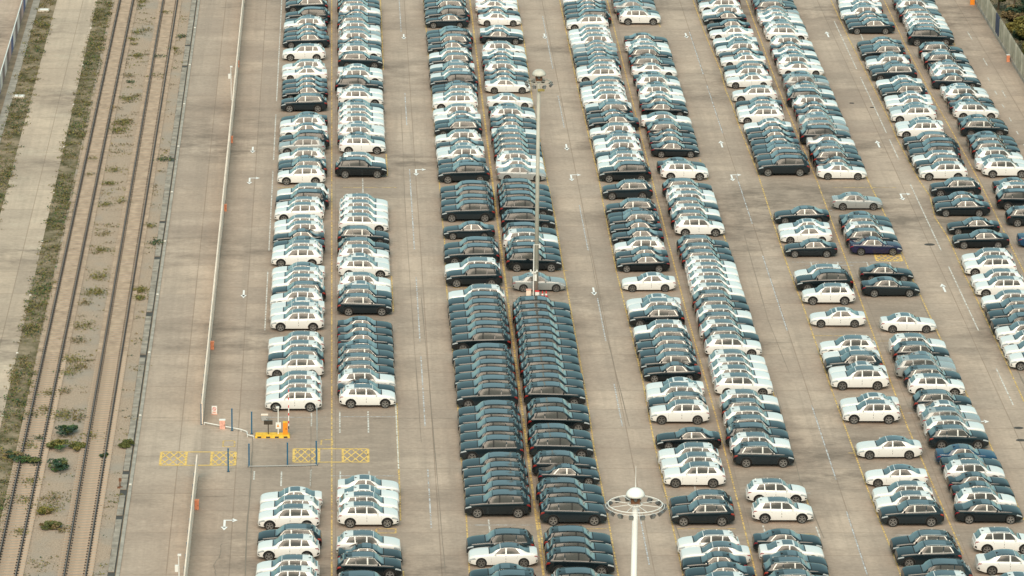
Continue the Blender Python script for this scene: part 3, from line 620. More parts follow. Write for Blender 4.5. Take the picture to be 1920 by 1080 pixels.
    for ax in (s.fa, s.ra):
        for sd_ in (1, -1):
            b = MB(); R = s.R; n = 20; yo = .0; prof = [(R*.70, .105), (R*.93, .115), (R, .08), (R, -.08), (R*.93, -.11), (R*.5, -.11)]
            V = [(r*math.cos(2*math.pi*k/n), sd_*y, r*math.sin(2*math.pi*k/n)) for r, y in prof for k in range(n)]
            b.add(V, [(i*n+k, i*n+(k+1)%n, (i+1)*n+(k+1)%n, (i+1)*n+k) for i in range(len(prof)-1) for k in range(n)], TR['rubber'])
            b.add([(R*.70*math.cos(2*math.pi*k/n), sd_*.06, R*.70*math.sin(2*math.pi*k/n)) for k in range(n)], [tuple(range(n))], TR['hub'])
            wi = len(out_); out_.append(('wheel', b, None, False, (ax, sd_*(s.W-.115), R)))
            r = MB()
            V = [(q*math.cos(2*math.pi*k/n), sd_*y, q*math.sin(2*math.pi*k/n)) for q, y in ((R*.64, .085), (R*.64, .112), (R*.735, .117), (R*.735, .108)) for k in range(n)]
            r.add(V, [(i*n+k, i*n+(k+1)%n, (i+1)*n+(k+1)%n, (i+1)*n+k) for i in range(3) for k in range(n)], rm)
            ns = 5
            for k in range(ns):
                for dd in (-.20, .20):
                    a_ = 2*math.pi*(k+.25)/ns; c1 = a_+dd; w_ = .022
                    p0 = (.05*math.cos(a_), .05*math.sin(a_)); p1 = (R*.68*math.cos(c1), R*.68*math.sin(c1)); nx_, nz_ = -math.sin(c1)*w_, math.cos(c1)*w_
                    y_ = sd_*.100
                    r.add([(p0[0]-nx_, y_, p0[1]-nz_), (p0[0]+nx_, y_, p0[1]+nz_), (p1[0]+nx_, y_+sd_*.008, p1[1]+nz_), (p1[0]-nx_, y_+sd_*.008, p1[1]-nz_),
                           (p0[0]-nx_, y_-sd_*.03, p0[1]-nz_), (p0[0]+nx_, y_-sd_*.03, p0[1]+nz_), (p1[0]+nx_, y_-sd_*.03, p1[1]+nz_), (p1[0]-nx_, y_-sd_*.03, p1[1]-nz_)],
                          [(0,1,2,3), (0,4,5,1), (2,6,7,3), (1,5,6,2), (3,7,4,0)], rm)
            r.add([(.07*math.cos(2*math.pi*k/8), sd_*.106, .07*math.sin(2*math.pi*k/8)) for k in range(8)], [tuple(range(8))], rm)
            out_.append(('rim', r, wi, False, None))
    return out_

# ---- where every car stands: rows of 'roof-height-in-crop' + paint + shape, read block by block
RAW = {
'AL': [(0,6,'-85dy -30dy 85dz 165ds 190wx 268ds 325ds 372dl 500wx 672wx 748ws 852ds 905ds 965ds'), (180,6,'-22dy 190ds 215wx 305ts 390dz 465gx 590wx 680ds 705dy 790wx'),
       (340,6,'60wz 85dz 172wx 235wx 385wx 455wx 540ds 625ds 670wx 740wx 918ts'), (480,6,'135wx 210wx 295dy 370wx 475ws 530wx 608wx 862wy'), (620,6,'118wx 195dy 285wy 465wx 560wx 655wx'), (880,5.4,'190ws 275wx 365wx 568dy 670wx 880wx 990wx')],
'AR': [(0,6,'-50dy 0dy 60wx 105ds 140ds 180dy 240wx 315gx 350wx 410ds 468ds 490wx 585dy 725ws 770wx 855dz 955ws 1005wx'), (180,6,'42ds 80wx 145wx 205wx 290ws 325wx 410ds 450wx 640wx 695dz'),
       (340,6,'150wx 215wx 290wx 365wx 510dy 640dy 720wx 815ws 865wx 1035wx'), (480,6,'285ws 340dy 430dy 690ds 770ds 855ds 948ds'), (620,6,'170dy 262dy 350dy 440wy 555ds 615wx'), (880,5.4,'70ws 170ws 240wx 340wx 635wy 760ds 850dy 1045dz')],
'BL': [(0,6,'-90ds -40dy 0dy 50ds 70dz 150ds 300ds 330dz 385dy 460ds 545wx 600dy 680ws 715dy 780wx 810dz 905ds 940dy 1005wx 1050wx'), (180,6,'95wx 172ts 222ds 265dy 385wx 480ds 530ws 570wx 665ds 725ds 755dz'),
       (330,6,'60dz 130dz 228dz 265dz 518ds 695dz 765dz 930wz'), (480,6,'100dz 345wz 405dz 490dz 570dz 655dz 740dz 825dz'), (620,6,'155dz 243dz 333dz 422dz 513dz 605dz'), (740,6,'78dz 175dz 268dz 370dz 468dz 663dz 770dz 872dz'), (900,6,'20dz 125dz 565dz 715tl 955ds 1030dz')],
'BR': [(0,6,'-60wy -10ws 80ds 135ws 290ws 335ds 470wx 555ws 605ds 645ds 695wx 770ds 825ds 880ws 1055ws'), (180,6,'90ds 120wx 215ds 262ds 335ws 390dy 440dy 500dy 560dy 615wx 702ws 778gs'),
       (330,6,'40dz 108dz 175dz 243dz 385dz 530dz 615wz 675dy 755dz 830dz'), (480,6,'195gs 465dz 553dz 635dz 720dz 803dz 888dz 980dz'), (620,6,'225dz 312dz 400dz 490dz 588dz 770dz'), (740,6,'150dz 340dz 443dz 645dz 785ds'), (900,6,'-10dz 100dz 210dz 535dz 655dz 770dz 1005dz')],
'CL': [(0,6,'-60wx -20ds 10ds 60ds 110dz 170wx 285wx 340wx 395wx 455gs 505gs 550ds 600ds 645dy 700wx 755wx 870dy 925wx 980wx 1035wx'), (160,6,'165ws 190dy 275ds 330dl 430wx 515ds 550wx 620wx 705ds 745wx 815wx 865dz'),
       (290,6,'290dy 500dy 605ds 645dy 735ds 830ds 935wx'), (430,6,'200ds 280ds 495ws 735ws 785wx 870dy'), (560,6,'250wx 340dy 432dy 522dy 608dy 720ds 898ws 955wx'), (700,6,'220dy 310wy 622dl 795wy 900wy 1010wy'), (850,4.697,'335dy 418dy 690wx 790tl 875ds 970dl 1055wx')],
'CR': [(0,6,'-80ds -40ds -5gs 75ds 100wx 375ds 440ws 490wx 545dy 595ds 640dy 710ws 810ds 845wx 925ds 955wx'), (160,6,'80ws 120ds 190ds 305tl 380ds 415dy 500ds 550ds 630ds 820ds 860wx'),
       (290,6,'275dy 350wx 415wx 490dy 560wx 632dy 700wx 915dy 1005dy'), (430,6,'230dy 305wx 380wx 455wx 532wx 612wx 693dy 775dy 862wy 942dy 1025wy'), (560,6,'330dy 415wy 585wy 672wy 758wy 848wy'), (700,6,'195wy 292dy 385wy 480dy 570dz 675wy 785dy'), (850,4.697,'235wx 398wx 680dl 775ws 870ds 925dy 1035dy')],
'DL': [(0,6,'-110ds -70ds -20wx 65wx 130ds 222ds 295ws 395ws 430ds 470wx 545ds 600ws 695dy 745wx 825ws 968wx'), (160,6,'135ds 185wx 245wx 385ws 430ds 500ds 570ds 630ds 670dy 735dz 790dz'),
       (340,6,'285dl 430ws 505ws 655ds 955wx'), (480,5.4,'130dz 285wx 530ws 815wy 925ws 975dy'), (620,5.4,'320ws 370wy 640ws 712wx'), (780,4.91,'195tl 458ts 610wx 700wx 785dy'), (900,6,'580dy 695dy 905dz 1035wy')],
'DR': [(0,6,'-70ds -30ds 10dy 70gs 110ws 155ws 220ds 250wx 290wx 405wx 475ds 530ws 580ds 620wx 695ts 805ds 840gy 915ds 960wy 1010dz'), (160,6,'110wx 190ds 245ds 310ws 335gy 400gy 460dz 555ts 630ds 660dy 725dy 805ds 875ws'),
       (340,6,'130gs 345ds 390dy 460wx 535dy 630ns 935ds'), (480,5.4,'220dl 585ws 795wy 875dy 975gs'), (620,5.4,'260gz 360dy 445wx 610dy 715ws 785gy 875wy 965dy'), (780,4.91,'270bs 355ds 415wx 525ds 610ds 675wx 780dl'), (900,6,'550wx 800tl 1050ws')],
'EL': [(0,6,'-60ds -30wx -10ws 15ds 40wx 110ds 165ds 215dl 420ds 470ds 500dy 590ds 615wx 690ds 725dy 855ws 905ds 945dy 1035ws'), (120,6,'360ts 440gs 465wx 605ws 640wx 770dy 860dz 890dz 965wx 1030dy'),
       (240,6.75,'430wx 635dy 815ds 895dl'), (360,7.714,'375ds 555dl 825wx 930wx'), (460,4.5,'205wx 268wx 385wx 450dy 510dy 575dz 645wx 722wx 800wx 870wx')],
'ER': [(0,6,'-60ds -30ds 0wx 40ds 65dy 130wx 185wx 235wx 285dy 310dz 480dy 560ws 595dy 680ds 705wx 760wx 830dl'), (120,6,'225ws 255wx 340ds 400ds 435wx 575ds 620dy 765ds 805dy 870dy 945wx 1025tl'),
       (240,6.75,'395wx 635ds 695wx 780dz'), (360,7.714,'215dy 555bs')]}
cars = []
for row, crops in RAW.items():
    lst = []
    for (y0, sc, txt) in crops:
        for tk in txt.split():
            ry = y0 + float(tk[:-2])/sc; col, kd = tk[-2], tk[-1]; s = SH[kd]
            Yc = G(0, ry, s.Ht - .03).y - .30; lst.append([Yc, ry, col, kd])
    lst.sort(key=lambda q: -q[0])                       # far to near
    for it in range(40):                                # doors must not overlap
        for a_, b_ in zip(lst, lst[1:]):
            need = SH[a_[3]].W + SH[b_[3]].W + .16; gap = a_[0] - b_[0]
            if gap < need: d_ = (need-gap)/2; a_[0] += d_; b_[0] -= d_
    # blocks, counted from the nearest
    blk = 1; pos = 1
    for i in range(len(lst)-1, -1, -1):
        Yc, ry, col, kd = lst[i]
        if i < len(lst)-1 and Yc - lst[i+1][0] > 3.0: blk += 1; pos = 1
        gapf = 9 if i == len(lst)-1 else Yc - lst[i+1][0]
        nx = np.interp(ry, [q[0] for q in NOSE[row]], [q[1] for q in NOSE[row]])
        s = SH[kd]; zc = Yc*math.cos(TH) + (H-.6)*math.sin(TH); X = (nx-VX)/F*zc + random.uniform(-.06, .06)
        right = row[1] == 'R'; X += -s.L/2 if right else s.L/2
        px_mid = VX + F*X/zc
        vis = px_mid < 1965 and -45 < ry < 1072
        vw = 1.0
        if px_mid > 1870: vw = max(0, (1920-(px_mid-55))/110)
        if ry > 1040: vw *= .5
        score = (F/zc)**2 * min(gapf-.6, 4.2) * vw
        cars.append(dict(row=row, Y=Yc, X=X, ry=ry, col=col, kd=kd, blk=blk, pos=pos, right=right, score=score if vis else 0, vis=vis)); pos += 1
allc = [c for c in cars if c['vis'] or c['ry'] < 0 or c['ry'] > 1000]
allc.sort(key=lambda c: -c['score'])
single, rest = allc[:300], allc[300:]
print('CARS', len(cars), 'single', len(single), 'rest', len(rest))

WORDS = ['nearest', 'second', 'third', 'fourth', 'fifth', 'sixth', 'seventh', 'eighth', 'ninth', 'tenth', 'eleventh', 'twelfth', 'thirteenth', 'fourteenth', 'fifteenth', 'sixteenth', 'seventeenth', 'eighteenth', 'nineteenth', 'twentieth'] + ['farthest']*30
ROWW = {'A': 'leftmost double row', 'B': 'second double row', 'C': 'middle double row', 'D': 'fourth double row', 'E': 'rightmost double row'}
KN = {'x': 'compact SUV', 'y': 'SUV', 'z': 'large SUV', 's': 'sedan', 'l': 'long sedan'}
CN = {'w': 'white', 'd': 'black', 'g': 'grey', 'b': 'blue', 'n': 'navy', 't': 'white black-roofed'}
nblk = {}
for c in cars: nblk[c['row']] = max(nblk.get(c['row'], 0), c['blk'])
bykey = {(c['row'], c['blk'], c['pos']): c for c in cars}
def label(c):
    pw = WORDS[c['pos']-1]
    alone = (c['row'], c['blk'], 2) not in bykey
    base = f"{CN[c['col']]} {KN[c['kd']]}"
    where = f"{ROWW[c['row'][0]]}"; side = 'right' if c['right'] else 'left'
    if alone: return f"{base} parked alone facing {side}, {WORDS[c['blk']-1]} cluster, {where}"
    return f"{pw} of its cluster, {base} facing {side}, {WORDS[c['blk']-1]} cluster, {where}"
PROTO = {}
def car_proto(kd, col, c):
    kindname = {'x': 'parked_suv', 'y': 'parked_suv', 'z': 'parked_suv', 's': 'parked_sedan', 'l': 'parked_sedan'}[kd]
    root = empty(kindname); objs = []; 
    for (nm, mb, par, sm, loc) in car_parts(kd, col):
        o = mb.build(nm, root if par is None else objs[par], False, loc)
        if sm: o.data.shade_smooth(); 
        if nm == 'body':
            o.data.set_sharp_from_angle(angle=rad(38))
        objs.append(o)
    return root
def copy_tree(o, parent=None):
    n = o.copy(); C.objects.link(n)
    if parent: n.parent = parent
    for ch in o.children: copy_tree(ch, n)
    return n
GR = {'A': 'cars parked in the leftmost double row', 'B': 'cars parked in the second double row', 'C': 'cars parked in the middle double row', 'D': 'cars parked in the fourth double row', 'E': 'cars parked in the rightmost double row'}
for c in sorted(single, key=lambda q: (q['row'], q['Y'])):
    k = (c['kd'], c['col'])
    if k not in PROTO: PROTO[k] = car_proto(*k, c); o = PROTO[k]
    else: o = copy_tree(PROTO[k])
    o.location = (c['X'], c['Y'], .022); o.rotation_euler = (0, 0, (0 if c['right'] else math.pi) + random.uniform(-.014, .014))
    tag(o, label(c), 'car', GR[c['row'][0]])
# the far ranks beyond the 300 that show largest: one object
VV = []; FF = []; MM = []; mats_ = []; cache = {}; base = 0
for c in rest:
    k = (c['kd'], c['col'])
    if k not in cache:
        v = []; f = []; m_ = []; offs = []
        pl = car_parts(*k)
        for (nm, mb, par, sm, loc) in pl:
            L0 = loc or (pl[par][4] if par is not None else (0, 0, 0)); L0 = L0 or (0, 0, 0)
            b0 = len(v); v += [(p[0]+L0[0], p[1]+L0[1], p[2]+L0[2]) for p in mb.v]
            f += [[b0+i for i in q] for q in mb.f]
            for q in mb.m:
                mt = mb.mats[q]
                if mt not in mats_: mats_.append(mt)
                m_.append(mats_.index(mt))
        cache[k] = (np.array(v), f, m_)
    v, f, m_ = cache[k]; sg = 1 if c['right'] else -1
    VV.append(v*np.array([sg, sg, 1]) + np.array([c['X'], c['Y'], .022])); FF += [[base+i for i in q] for q in f]; MM += m_; base += len(v)
me = bpy.data.meshes.new('far_parked_cars'); me.from_pydata(np.concatenate(VV).tolist(), [], FF)
for mt in mats_: me.materials.append(mt)
me.polygons.foreach_set('material_index', MM); me.shade_smooth(); me.set_sharp_from_angle(angle=rad(38)); me.update()
o = bpy.data.objects.new('far_parked_cars', me); C.objects.link(o)
tag(o, 'tightly packed white and black cars filling the far ends of the double rows', 'cars', kind='stuff')

# ------------------------------------------------------------------ fences
def zat(p, row):          # height above ground point p that shows at photo row
    d = TH + math.atan((row - 540)/F); return H - p.y*math.tan(d)
def fence_run(e, row0, row1, label, first_post=True):
    """cream mesh-panel fence with blue posts on its lane side"""
    y0, y1 = G(0, row1).y, G(0, row0).y; a = Vector((edgeX(e, y0), y0, 0)); root = empty('panel_fence', a); tag(root, label, 'fence', 'fence along the service lane')
    y = y0; st = 2.62; k = 0
    while y < y1:
        x = edgeX(e, y); yn = min(y+st, y1); xn = edgeX(e, yn); o = Vector((x, y, 0)) - a; q = Vector((xn, yn, 0)) - a
        b = MB(); lean = random.uniform(-.02, .02)
        b.wall((o.x+lean, o.y+.05), (q.x+lean, q.y-.05), .09, .08, 1.80+random.uniform(-.03, .03), M['cream']); b.build('panel', root) if k < 98 else None
        b = MB(); b.box(o.x-.11, o.x-.05, o.y-.04, o.y+.04, 0, 1.80, M['blue_post']); b.build('post', root)
        y = yn; k += 1
    b = MB(); b.tube(Vector((edgeX(e, y0), y0, 1.83))-a, Vector((edgeX(e, y1), y1, 1.83))-a, .06, .06, M['cream']); b.build('top_rail', root)
    return root
fence_run(line_y(-.0868, -.0918), -30, 797, 'long cream fence with blue posts between the service lane and the lot, beyond the gate')
fence_run(line_y(-.0868, -.0914), 895, 1130, 'cream fence with blue posts at the bottom left, nearer than the gate opening')
# striped sheet fence at the far left
e = cst(-.2935); root = None; y = G(0, 330).y; yend = G(0, -180).y; a = Vector((edgeX(e, y), y, 0)); root = empty('sheet_fence', a)
tag(root, 'fence of white, pink and blue upright sheets along the yard at the top left', 'fence'); k = 0
while y < yend and k < 98:
    o = Vector((edgeX(e, y), y, 0))-a; yn = y+3.3; q = Vector((edgeX(e, yn), yn, 0))-a
    b = MB(); b.wall(o, q, .05, .1, 1.95, M[('fence_white', 'fence_red', 'fence_pink', 'fence_blue', 'fence_white', 'fence_red')[k % 6]]); b.build('fence_sheet', root)
    y = yn; k += 1
b = MB(); b.tube((0, 0, 1.98), q + Vector((0, 0, 1.98)), .06, .06, M['white_metal']); b.build('top_rail', root)
# right hand wall of grey sheets
e = cst(.609); y = G(0, 330).y; yend = G(0, -160).y; a = Vector((edgeX(e, y), y, 0)); root = empty('sheet_wall', a)
tag(root, 'tall grey corrugated sheet wall in front of the trees at the top right', 'wall'); k = 0
M['sheet_a'] = mat('sheet_grey', (.36, .34, .27), .7, noise=(1.2, .2)); M['sheet_b'] = mat('sheet_pale', (.47, .44, .36), .7, noise=(1.2, .2)); M['sheet_c'] = mat('sheet_navy', (.045, .06, .11), .6)
yd = G(1871, 72).y
while y < yend and k < 98:
    o = Vector((edgeX(e, y), y, 0))-a; yn = y+1.45; q = Vector((edgeX(e, yn), yn, 0))-a; b = MB()
    mm = M['sheet_c'] if abs(y-yd) < 1.5 else M['sheet_a' if k % 3 else 'sheet_b']
    d = (q-o)/5; nn = Vector((-d.y, d.x, 0)).normalized()*.06
    for j in range(5): b.wall(o+d*j+(nn if j % 2 else -nn), o+d*(j+1)+(nn if j % 2 else -nn), .04, .35, 2.55, mm)
    b.build('sheet', root); y = yn; k += 1
b = MB(); b.wall((0, 0), q, .24, 0, .42, M['kerb']); b.build('footing', root)

# ------------------------------------------------------------------ fence boxes
def cabinet(x, y, w, h, m_, lab, z=.0, cap=None, name='utility_box', cat='box', grp='boxes standing along the fences'):
    p = G(x, y); r = empty(name, p); tag(r, lab, cat, grp)
    b = MB(); b.box(-w/2, w/2, -.14, .14, z, h, m_); b.box(-w/2+.03, w/2-.03, -.152, -.142, z+.06, h-.06, m_); b.build('casing', r)
    b = MB(); b.box(-w/2-.03, w/2+.03, -.17, .17, h+.002, h+.05, cap or m_); b.build('lid', r)
    b = MB(); b.box(w/2-.08, w/2-.05, -.168, -.153, (z+h)/2-.05, (z+h)/2+.05, M['black']); b.build('handle', r)
    return r
cabinet(446, 126, .30, .66, M['box_orange'], 'faded orange box beside the cream fence, farthest one at the top of the photo')
cabinet(434, 268, .30, .66, M['box_orange'], 'faded orange box beside the cream fence, second farthest, level with the white arrows')
cabinet(422, 396, .30, .62, M['box_orange'], 'faded orange box beside the cream fence, third from the top')
cabinet(398, 655, .30, .66, M['box_orange'], 'faded orange box beside the cream fence, just beyond the gate')
cabinet(369, 955, .32, .72, M['box_orange'], 'faded orange box beside the near fence at the bottom left')
cabinet(417, 804, .44, .74, M['pink'], 'faded pink box standing on the rail by the blue posts', cap=M['white'])
cabinet(1890, 116, .32, .75, M['box_orange'], 'orange box with a white top against the right hand sheet wall', cap=M['white'])
cabinet(1823, 9, .50, .8, M['orange'], 'orange box at the top edge in front of the right hand wall')
cabinet(496, 789, .50, .5, M['grey_metal'], 'low beige grey cabinet behind the dark screen at the gate', cap=M['cream'])
# no-entry sign board
p = G(402, 777); r = empty('sign_board', p); tag(r, 'white upright sign board with a red mark, left of the gate', 'sign')
b = MB(); b.box(-.22, .22, -.03, .03, .08, .72, M['white']); b.build('board', r)
b = MB()
for k in range(20):
    a0, a1 = 2*math.pi*k/20, 2*math.pi*(k+1)/20
    b.add([(.15*math.cos(a0), -.033, .48+.15*math.sin(a0)), (.15*math.cos(a1), -.033, .48+.15*math.sin(a1)), (.11*math.cos(a1), -.033, .48+.11*math.sin(a1)), (.11*math.cos(a0), -.033, .48+.11*math.sin(a0))], [(0, 1, 2, 3)], M['red'])
b.add([(-.09, -.034, .56), (-.06, -.034, .59), (.09, -.034, .40), (.06, -.034, .37)], [(0, 1, 2, 3)], M['red']); b.box(-.15, .15, -.036, -.031, .14, .25, M['pink']); b.build('red_mark', r)
b = MB(); b.box(-.24, .24, -.10, .10, 0, .08, M['pink']); b.build('foot', r)

# ------------------------------------------------------------------ gate furniture
for x, y, h, lab in ((435, 808, 1.85, 'blue post standing in the low rail, right of the pink box'), (472, 814, 1.85, 'blue post next to the yellow kerb island'), (428, 885, 1.9, 'blue post at the left end of the near gate line'),
                     (467, 876, 1.9, 'blue post in the near gate line, second from the left'), (539, 874, 1.9, 'blue post in the near gate line, left of the yellow lattice'), (593, 873, 2.0, 'blue post at the right end of the near gate line')):
    p = G(x, y); r = empty('fence_post', p); tag(r, lab, 'post', 'blue posts at the gate')
    b = MB(); b.box(-.055, .055, -.055, .055, .02, h, M['blue_post']); b.build('shaft', r)
    b = MB(); b.box(-.12, .12, -.12, .12, 0, .025, M['iron']); b.build('base_plate', r)
    b = MB(); b.box(-.065, .065, -.065, .065, h, h+.03, M['blue_post']); b.build('cap', r)
def lowrail(pts, h, lab, m_):
    P_ = [G(*q) for q in pts]; o = P_[0]; r = empty('low_rail', o); tag(r, lab, 'rail')
    b = MB()
    for a_, c_ in zip(P_, P_[1:]): b.tube(a_-o+Vector((0, 0, h)), c_-o+Vector((0, 0, h)), .04, .04, m_)
    b.build('pipe', r)
    for q in P_: b = MB(); b.tube(q-o, q-o+Vector((0, 0, h)), .03, .03, m_); b.build('leg', r)
lowrail([(383, 797), (420, 804), (452, 810), (463, 814), (464, 820), (476, 823)], .22, 'pale low pipe rail running from the fence end to the yellow island', M['white_metal'])
lowrail([(467, 877), (500, 876.5), (539, 875.5), (575, 875), (593, 874)], .12, 'grey low pipe rail along the near gate line', M['grey_metal'])
lowrail([(594, 778), (594.3, 800), (594.5, 826)], .9, 'grey pipe rail running away from the camera beside the gate', M['grey_metal'])
p = G(511, 819); r = empty('kerb_island', p); tag(r, 'yellow and black kerb island under the barrier box', 'traffic island')
b = MB(); L_ = 1.4; b.add([(-L_, -.45, .024), (L_, -.45, .024), (L_, .45, .024), (-L_, .45, .024), (-L_+.05, -.4, .24), (L_-.05, -.4, .24), (L_-.05, .4, .24), (-L_+.05, .4, .24)],
    [(4,5,6,7),(0,1,5,4),(1,2,6,5),(2,3,7,6),(3,0,4,7)], M['yellow']); b.build('kerb', r)
for k in range(4): b = MB(); x_ = -1.05+k*.7; b.add([(x_-.16, -.447, .04), (x_+.16, -.447, .04), (x_+.16, -.418, .17), (x_-.16, -.418, .17)], [(0,1,2,3)], M['black']); b.build('black_stripe', r)
q = p + Vector((0, 0, .24))
r = empty('barrier_gate', q + Vector((1.02, 0, 0))); tag(r, 'orange barrier box with its red and white boom raised upright', 'barrier')
b = MB(); b.box(-.19, .19, -.17, .17, 0, .98, M['orange']); b.build('housing', r)
b = MB(); b.box(-.20, .20, -.18, .18, .982, 1.03, M['yellow']); b.build('lid', r); b = MB(); b.box(.04, .09, -.176, -.171, .4, .55, M['black']); b.build('lock', r)
b = MB()
for k in range(15): b.box(.24, .31, -.03, .03, .45+k*.22, .45+(k+1)*.22, M['black' if k == 0 else ('red' if k % 3 == 2 else 'white')])
b.build('boom', r)
r = empty('display_panel', q + Vector((-.34, 0, 0))); tag(r, 'dark flat display on a post on the yellow island', 'display')
b = MB(); b.box(-.04, .04, -.04, .04, 0, .80, M['sign_dark']); b.build('post', r); b = MB(); b.box(-.35, .35, -.06, .06, .80, 1.14, M['sign_dark']); b.build('screen', r)
r = empty('camera_pole', q + Vector((.46, .05, 0))); tag(r, 'white camera pole with a warning sign on the yellow island', 'camera pole')
b = MB(); b.tube((0, 0, 0), (0, 0, 2.15), .05, .045, M['white_metal']); b.build('pole', r); b = MB(); b.box(-.17, .08, -.10, .10, 2.152, 2.28, M['white_metal']); b.build('camera', r)
b = MB(); b.box(-.2, .22, -.085, -.06, .45, .98, M['white']); b.build('sign_plate', r); b = MB(); b.add([(-.12, -.09, .60), (.08, -.09, .60), (-.02, -.09, .86)], [(0, 1, 2)], M['orange']); b.build('warning_triangle', r)
for x, yb, yt, lab in ((434, 188, 126, 'slim white pole with a camera box beside the far fence'), (337, 1128, 1042, 'slim white pole with a camera box at the bottom left')):
    p = G(x, yb); h = zat(p, yt); r = empty('camera_pole', p); tag(r, lab, 'camera pole')
    b = MB(); b.tube((0, 0, 0), (-.05, 0, h), .045, .035, M['white_metal']); b.build('pole', r)
    b = MB(); b.box(-.32, -.09, -.1, .1, h-1.2, h-.72, M['white_metal']); b.build('control_box', r); b = MB(); b.box(-.12, .14, -.08, .08, h, h+.12, M['white_metal']); b.build('camera', r)

# ------------------------------------------------------------------ high-mast lights
def flood(parent, x, y, z, az, m1, m2, tilt=rad(38), w=.27):
    o = MB(); c_, s_ = math.cos(az), math.sin(az)
    V = [(-.10, -w/2, -.14), (.12, -w/2, -.17), (.12, w/2, -.17), (-.10, w/2, -.14), (-.07, -w/2*.8, .12), (.12, -w/2, .17), (.12, w/2, .17), (-.07, w/2*.8, .12)]
    ct, st = math.cos(-tilt), math.sin(-tilt)
    R_ = lambda v: ((v[0]*ct - v[2]*st)*c_ - v[1]*s_, (v[0]*ct - v[2]*st)*s_ + v[1]*c_, v[0]*st + v[2]*ct)
    o.add([R_(v) for v in V], [(0,3,2,1),(4,5,6,7),(0,1,5,4),(2,3,7,6),(3,0,4,7)], m1); o.add([R_(v) for v in V], [(1,2,6,5)], m2)
    h = o.build('floodlight', parent, loc=(x, y, z)); return h
def mast(p, zr, lab, ring_r, nfl, dome, pole_m, spike, spokes, r0, r1):
    r = empty('high_mast_light', p); tag(r, lab, 'light mast', 'high-mast lights over the lot')
    b = MB(); n_ = 16; b.tube((0, 0, 0), (0, 0, zr-.15), r0, r1, pole_m, n_); b.build('pole', r, True)
    b = MB(); b.tube((0, 0, .0), (0, 0, .12), r0+.22, r0+.22, M['grey_metal'], 12); b.build('base_flange', r)
    b = MB(); zd = zr + .55; rings = 7; n_ = 20; V = []; F_ = []
    for i in range(rings+1):
        t = i/rings*math.pi/2
        for k in range(n_): V.append((.60*math.cos(t)*math.cos(2*math.pi*k/n_), .60*math.cos(t)*math.sin(2*math.pi*k/n_), .52*math.sin(t)))
    for i in range(rings):
        for k in range(n_): F_.append((i*n_+k, i*n_+(k+1)%n_, (i+1)*n_+(k+1)%n_, (i+1)*n_+k))
    F_.append(tuple(range(n_))[::-1]); b.add(V, F_, dome); b.build('dome', r, True, (0, 0, zd))
    b = MB(); b.box(-.28, .28, -.2, .2, zr+.06, zr+.54, M['rust']); b.tube((-.3, 0, zr+.3), (.3, 0, zr+.3), .16, .16, M['rust'], 10); b.tube((0, .25, zr+.22), (0, -.28, zr+.36), .12, .12, M['lamp_body'], 8); b.build('hoist', r)
    if spike: b = MB(); b.tube((0, 0, zd+.51), (0, 0, zd+.51+spike), .035, .012, M['white_metal'], 6); b.build('lightning_rod', r)
    n_ = 36
    for rr, zz, tr in ((ring_r, zr, .032), (ring_r*.24, zr-.02, .04), (ring_r+.14, zr-.12, .018)):
        b = MB()
        for k in range(n_):
            a0, a1 = 2*math.pi*k/n_, 2*math.pi*(k+1)/n_; b.tube((rr*math.cos(a0), rr*math.sin(a0), zz), (rr*math.cos(a1), rr*math.sin(a1), zz), tr, tr, M['white_metal'] if spike else M['pole'], 6)
        b.build('ring', r)
    for k in range(spokes):
        a0 = 2*math.pi*(k+.5)/spokes; b = MB(); b.tube((ring_r*.24*math.cos(a0), ring_r*.24*math.sin(a0), zr), (ring_r*math.cos(a0), ring_r*math.sin(a0), zr), .022, .022, M['white_metal'] if spike else M['pole'], 6); b.build('spoke', r)
    for k in range(nfl):
        a0 = 2*math.pi*(k+.5)/nfl; flood(r, (ring_r+.12)*math.cos(a0), (ring_r+.12)*math.sin(a0), zr-.25, a0, M['lamp_body'], M['lamp_glass'])
        b = MB(); b.tube((ring_r*math.cos(a0), ring_r*math.sin(a0), zr), ((ring_r+.12)*math.cos(a0), (ring_r+.12)*math.sin(a0), zr-.2), .02, .02, M['grey_metal'], 5); b.build('bracket', r)
    return r
M['yellow_dull'] = mat('dull_yellow', (.38, .30, .10), .7)
p1 = G(1005, 556)
r = mast(p1, zat(p1, 152), 'tall grey light mast with a weathered dome rising from the second double row', 1.0, 8, M['dome_old'], M['pole'], 0, 6, .20, .15)
b = MB(); b.box(-.1, .5, -.25, -.05, zat(p1, 168)-.10, zat(p1, 168)+.10, M['yellow_dull']); b.build('service_box', r)
zc2 = 282.0; yc2 = -(945-540)/F*zc2; Y2 = zc2*math.cos(TH)+yc2*math.sin(TH); X2 = (1191-VX)/F*zc2
p2 = Vector((X2, Y2, 0)); mast(p2, zat(p2, 945), 'tall white light mast with a big spoked lamp ring and rod, bottom centre', 1.70, 16, M['dome'], M['white_metal'], 1.45, 8, .24, .17)
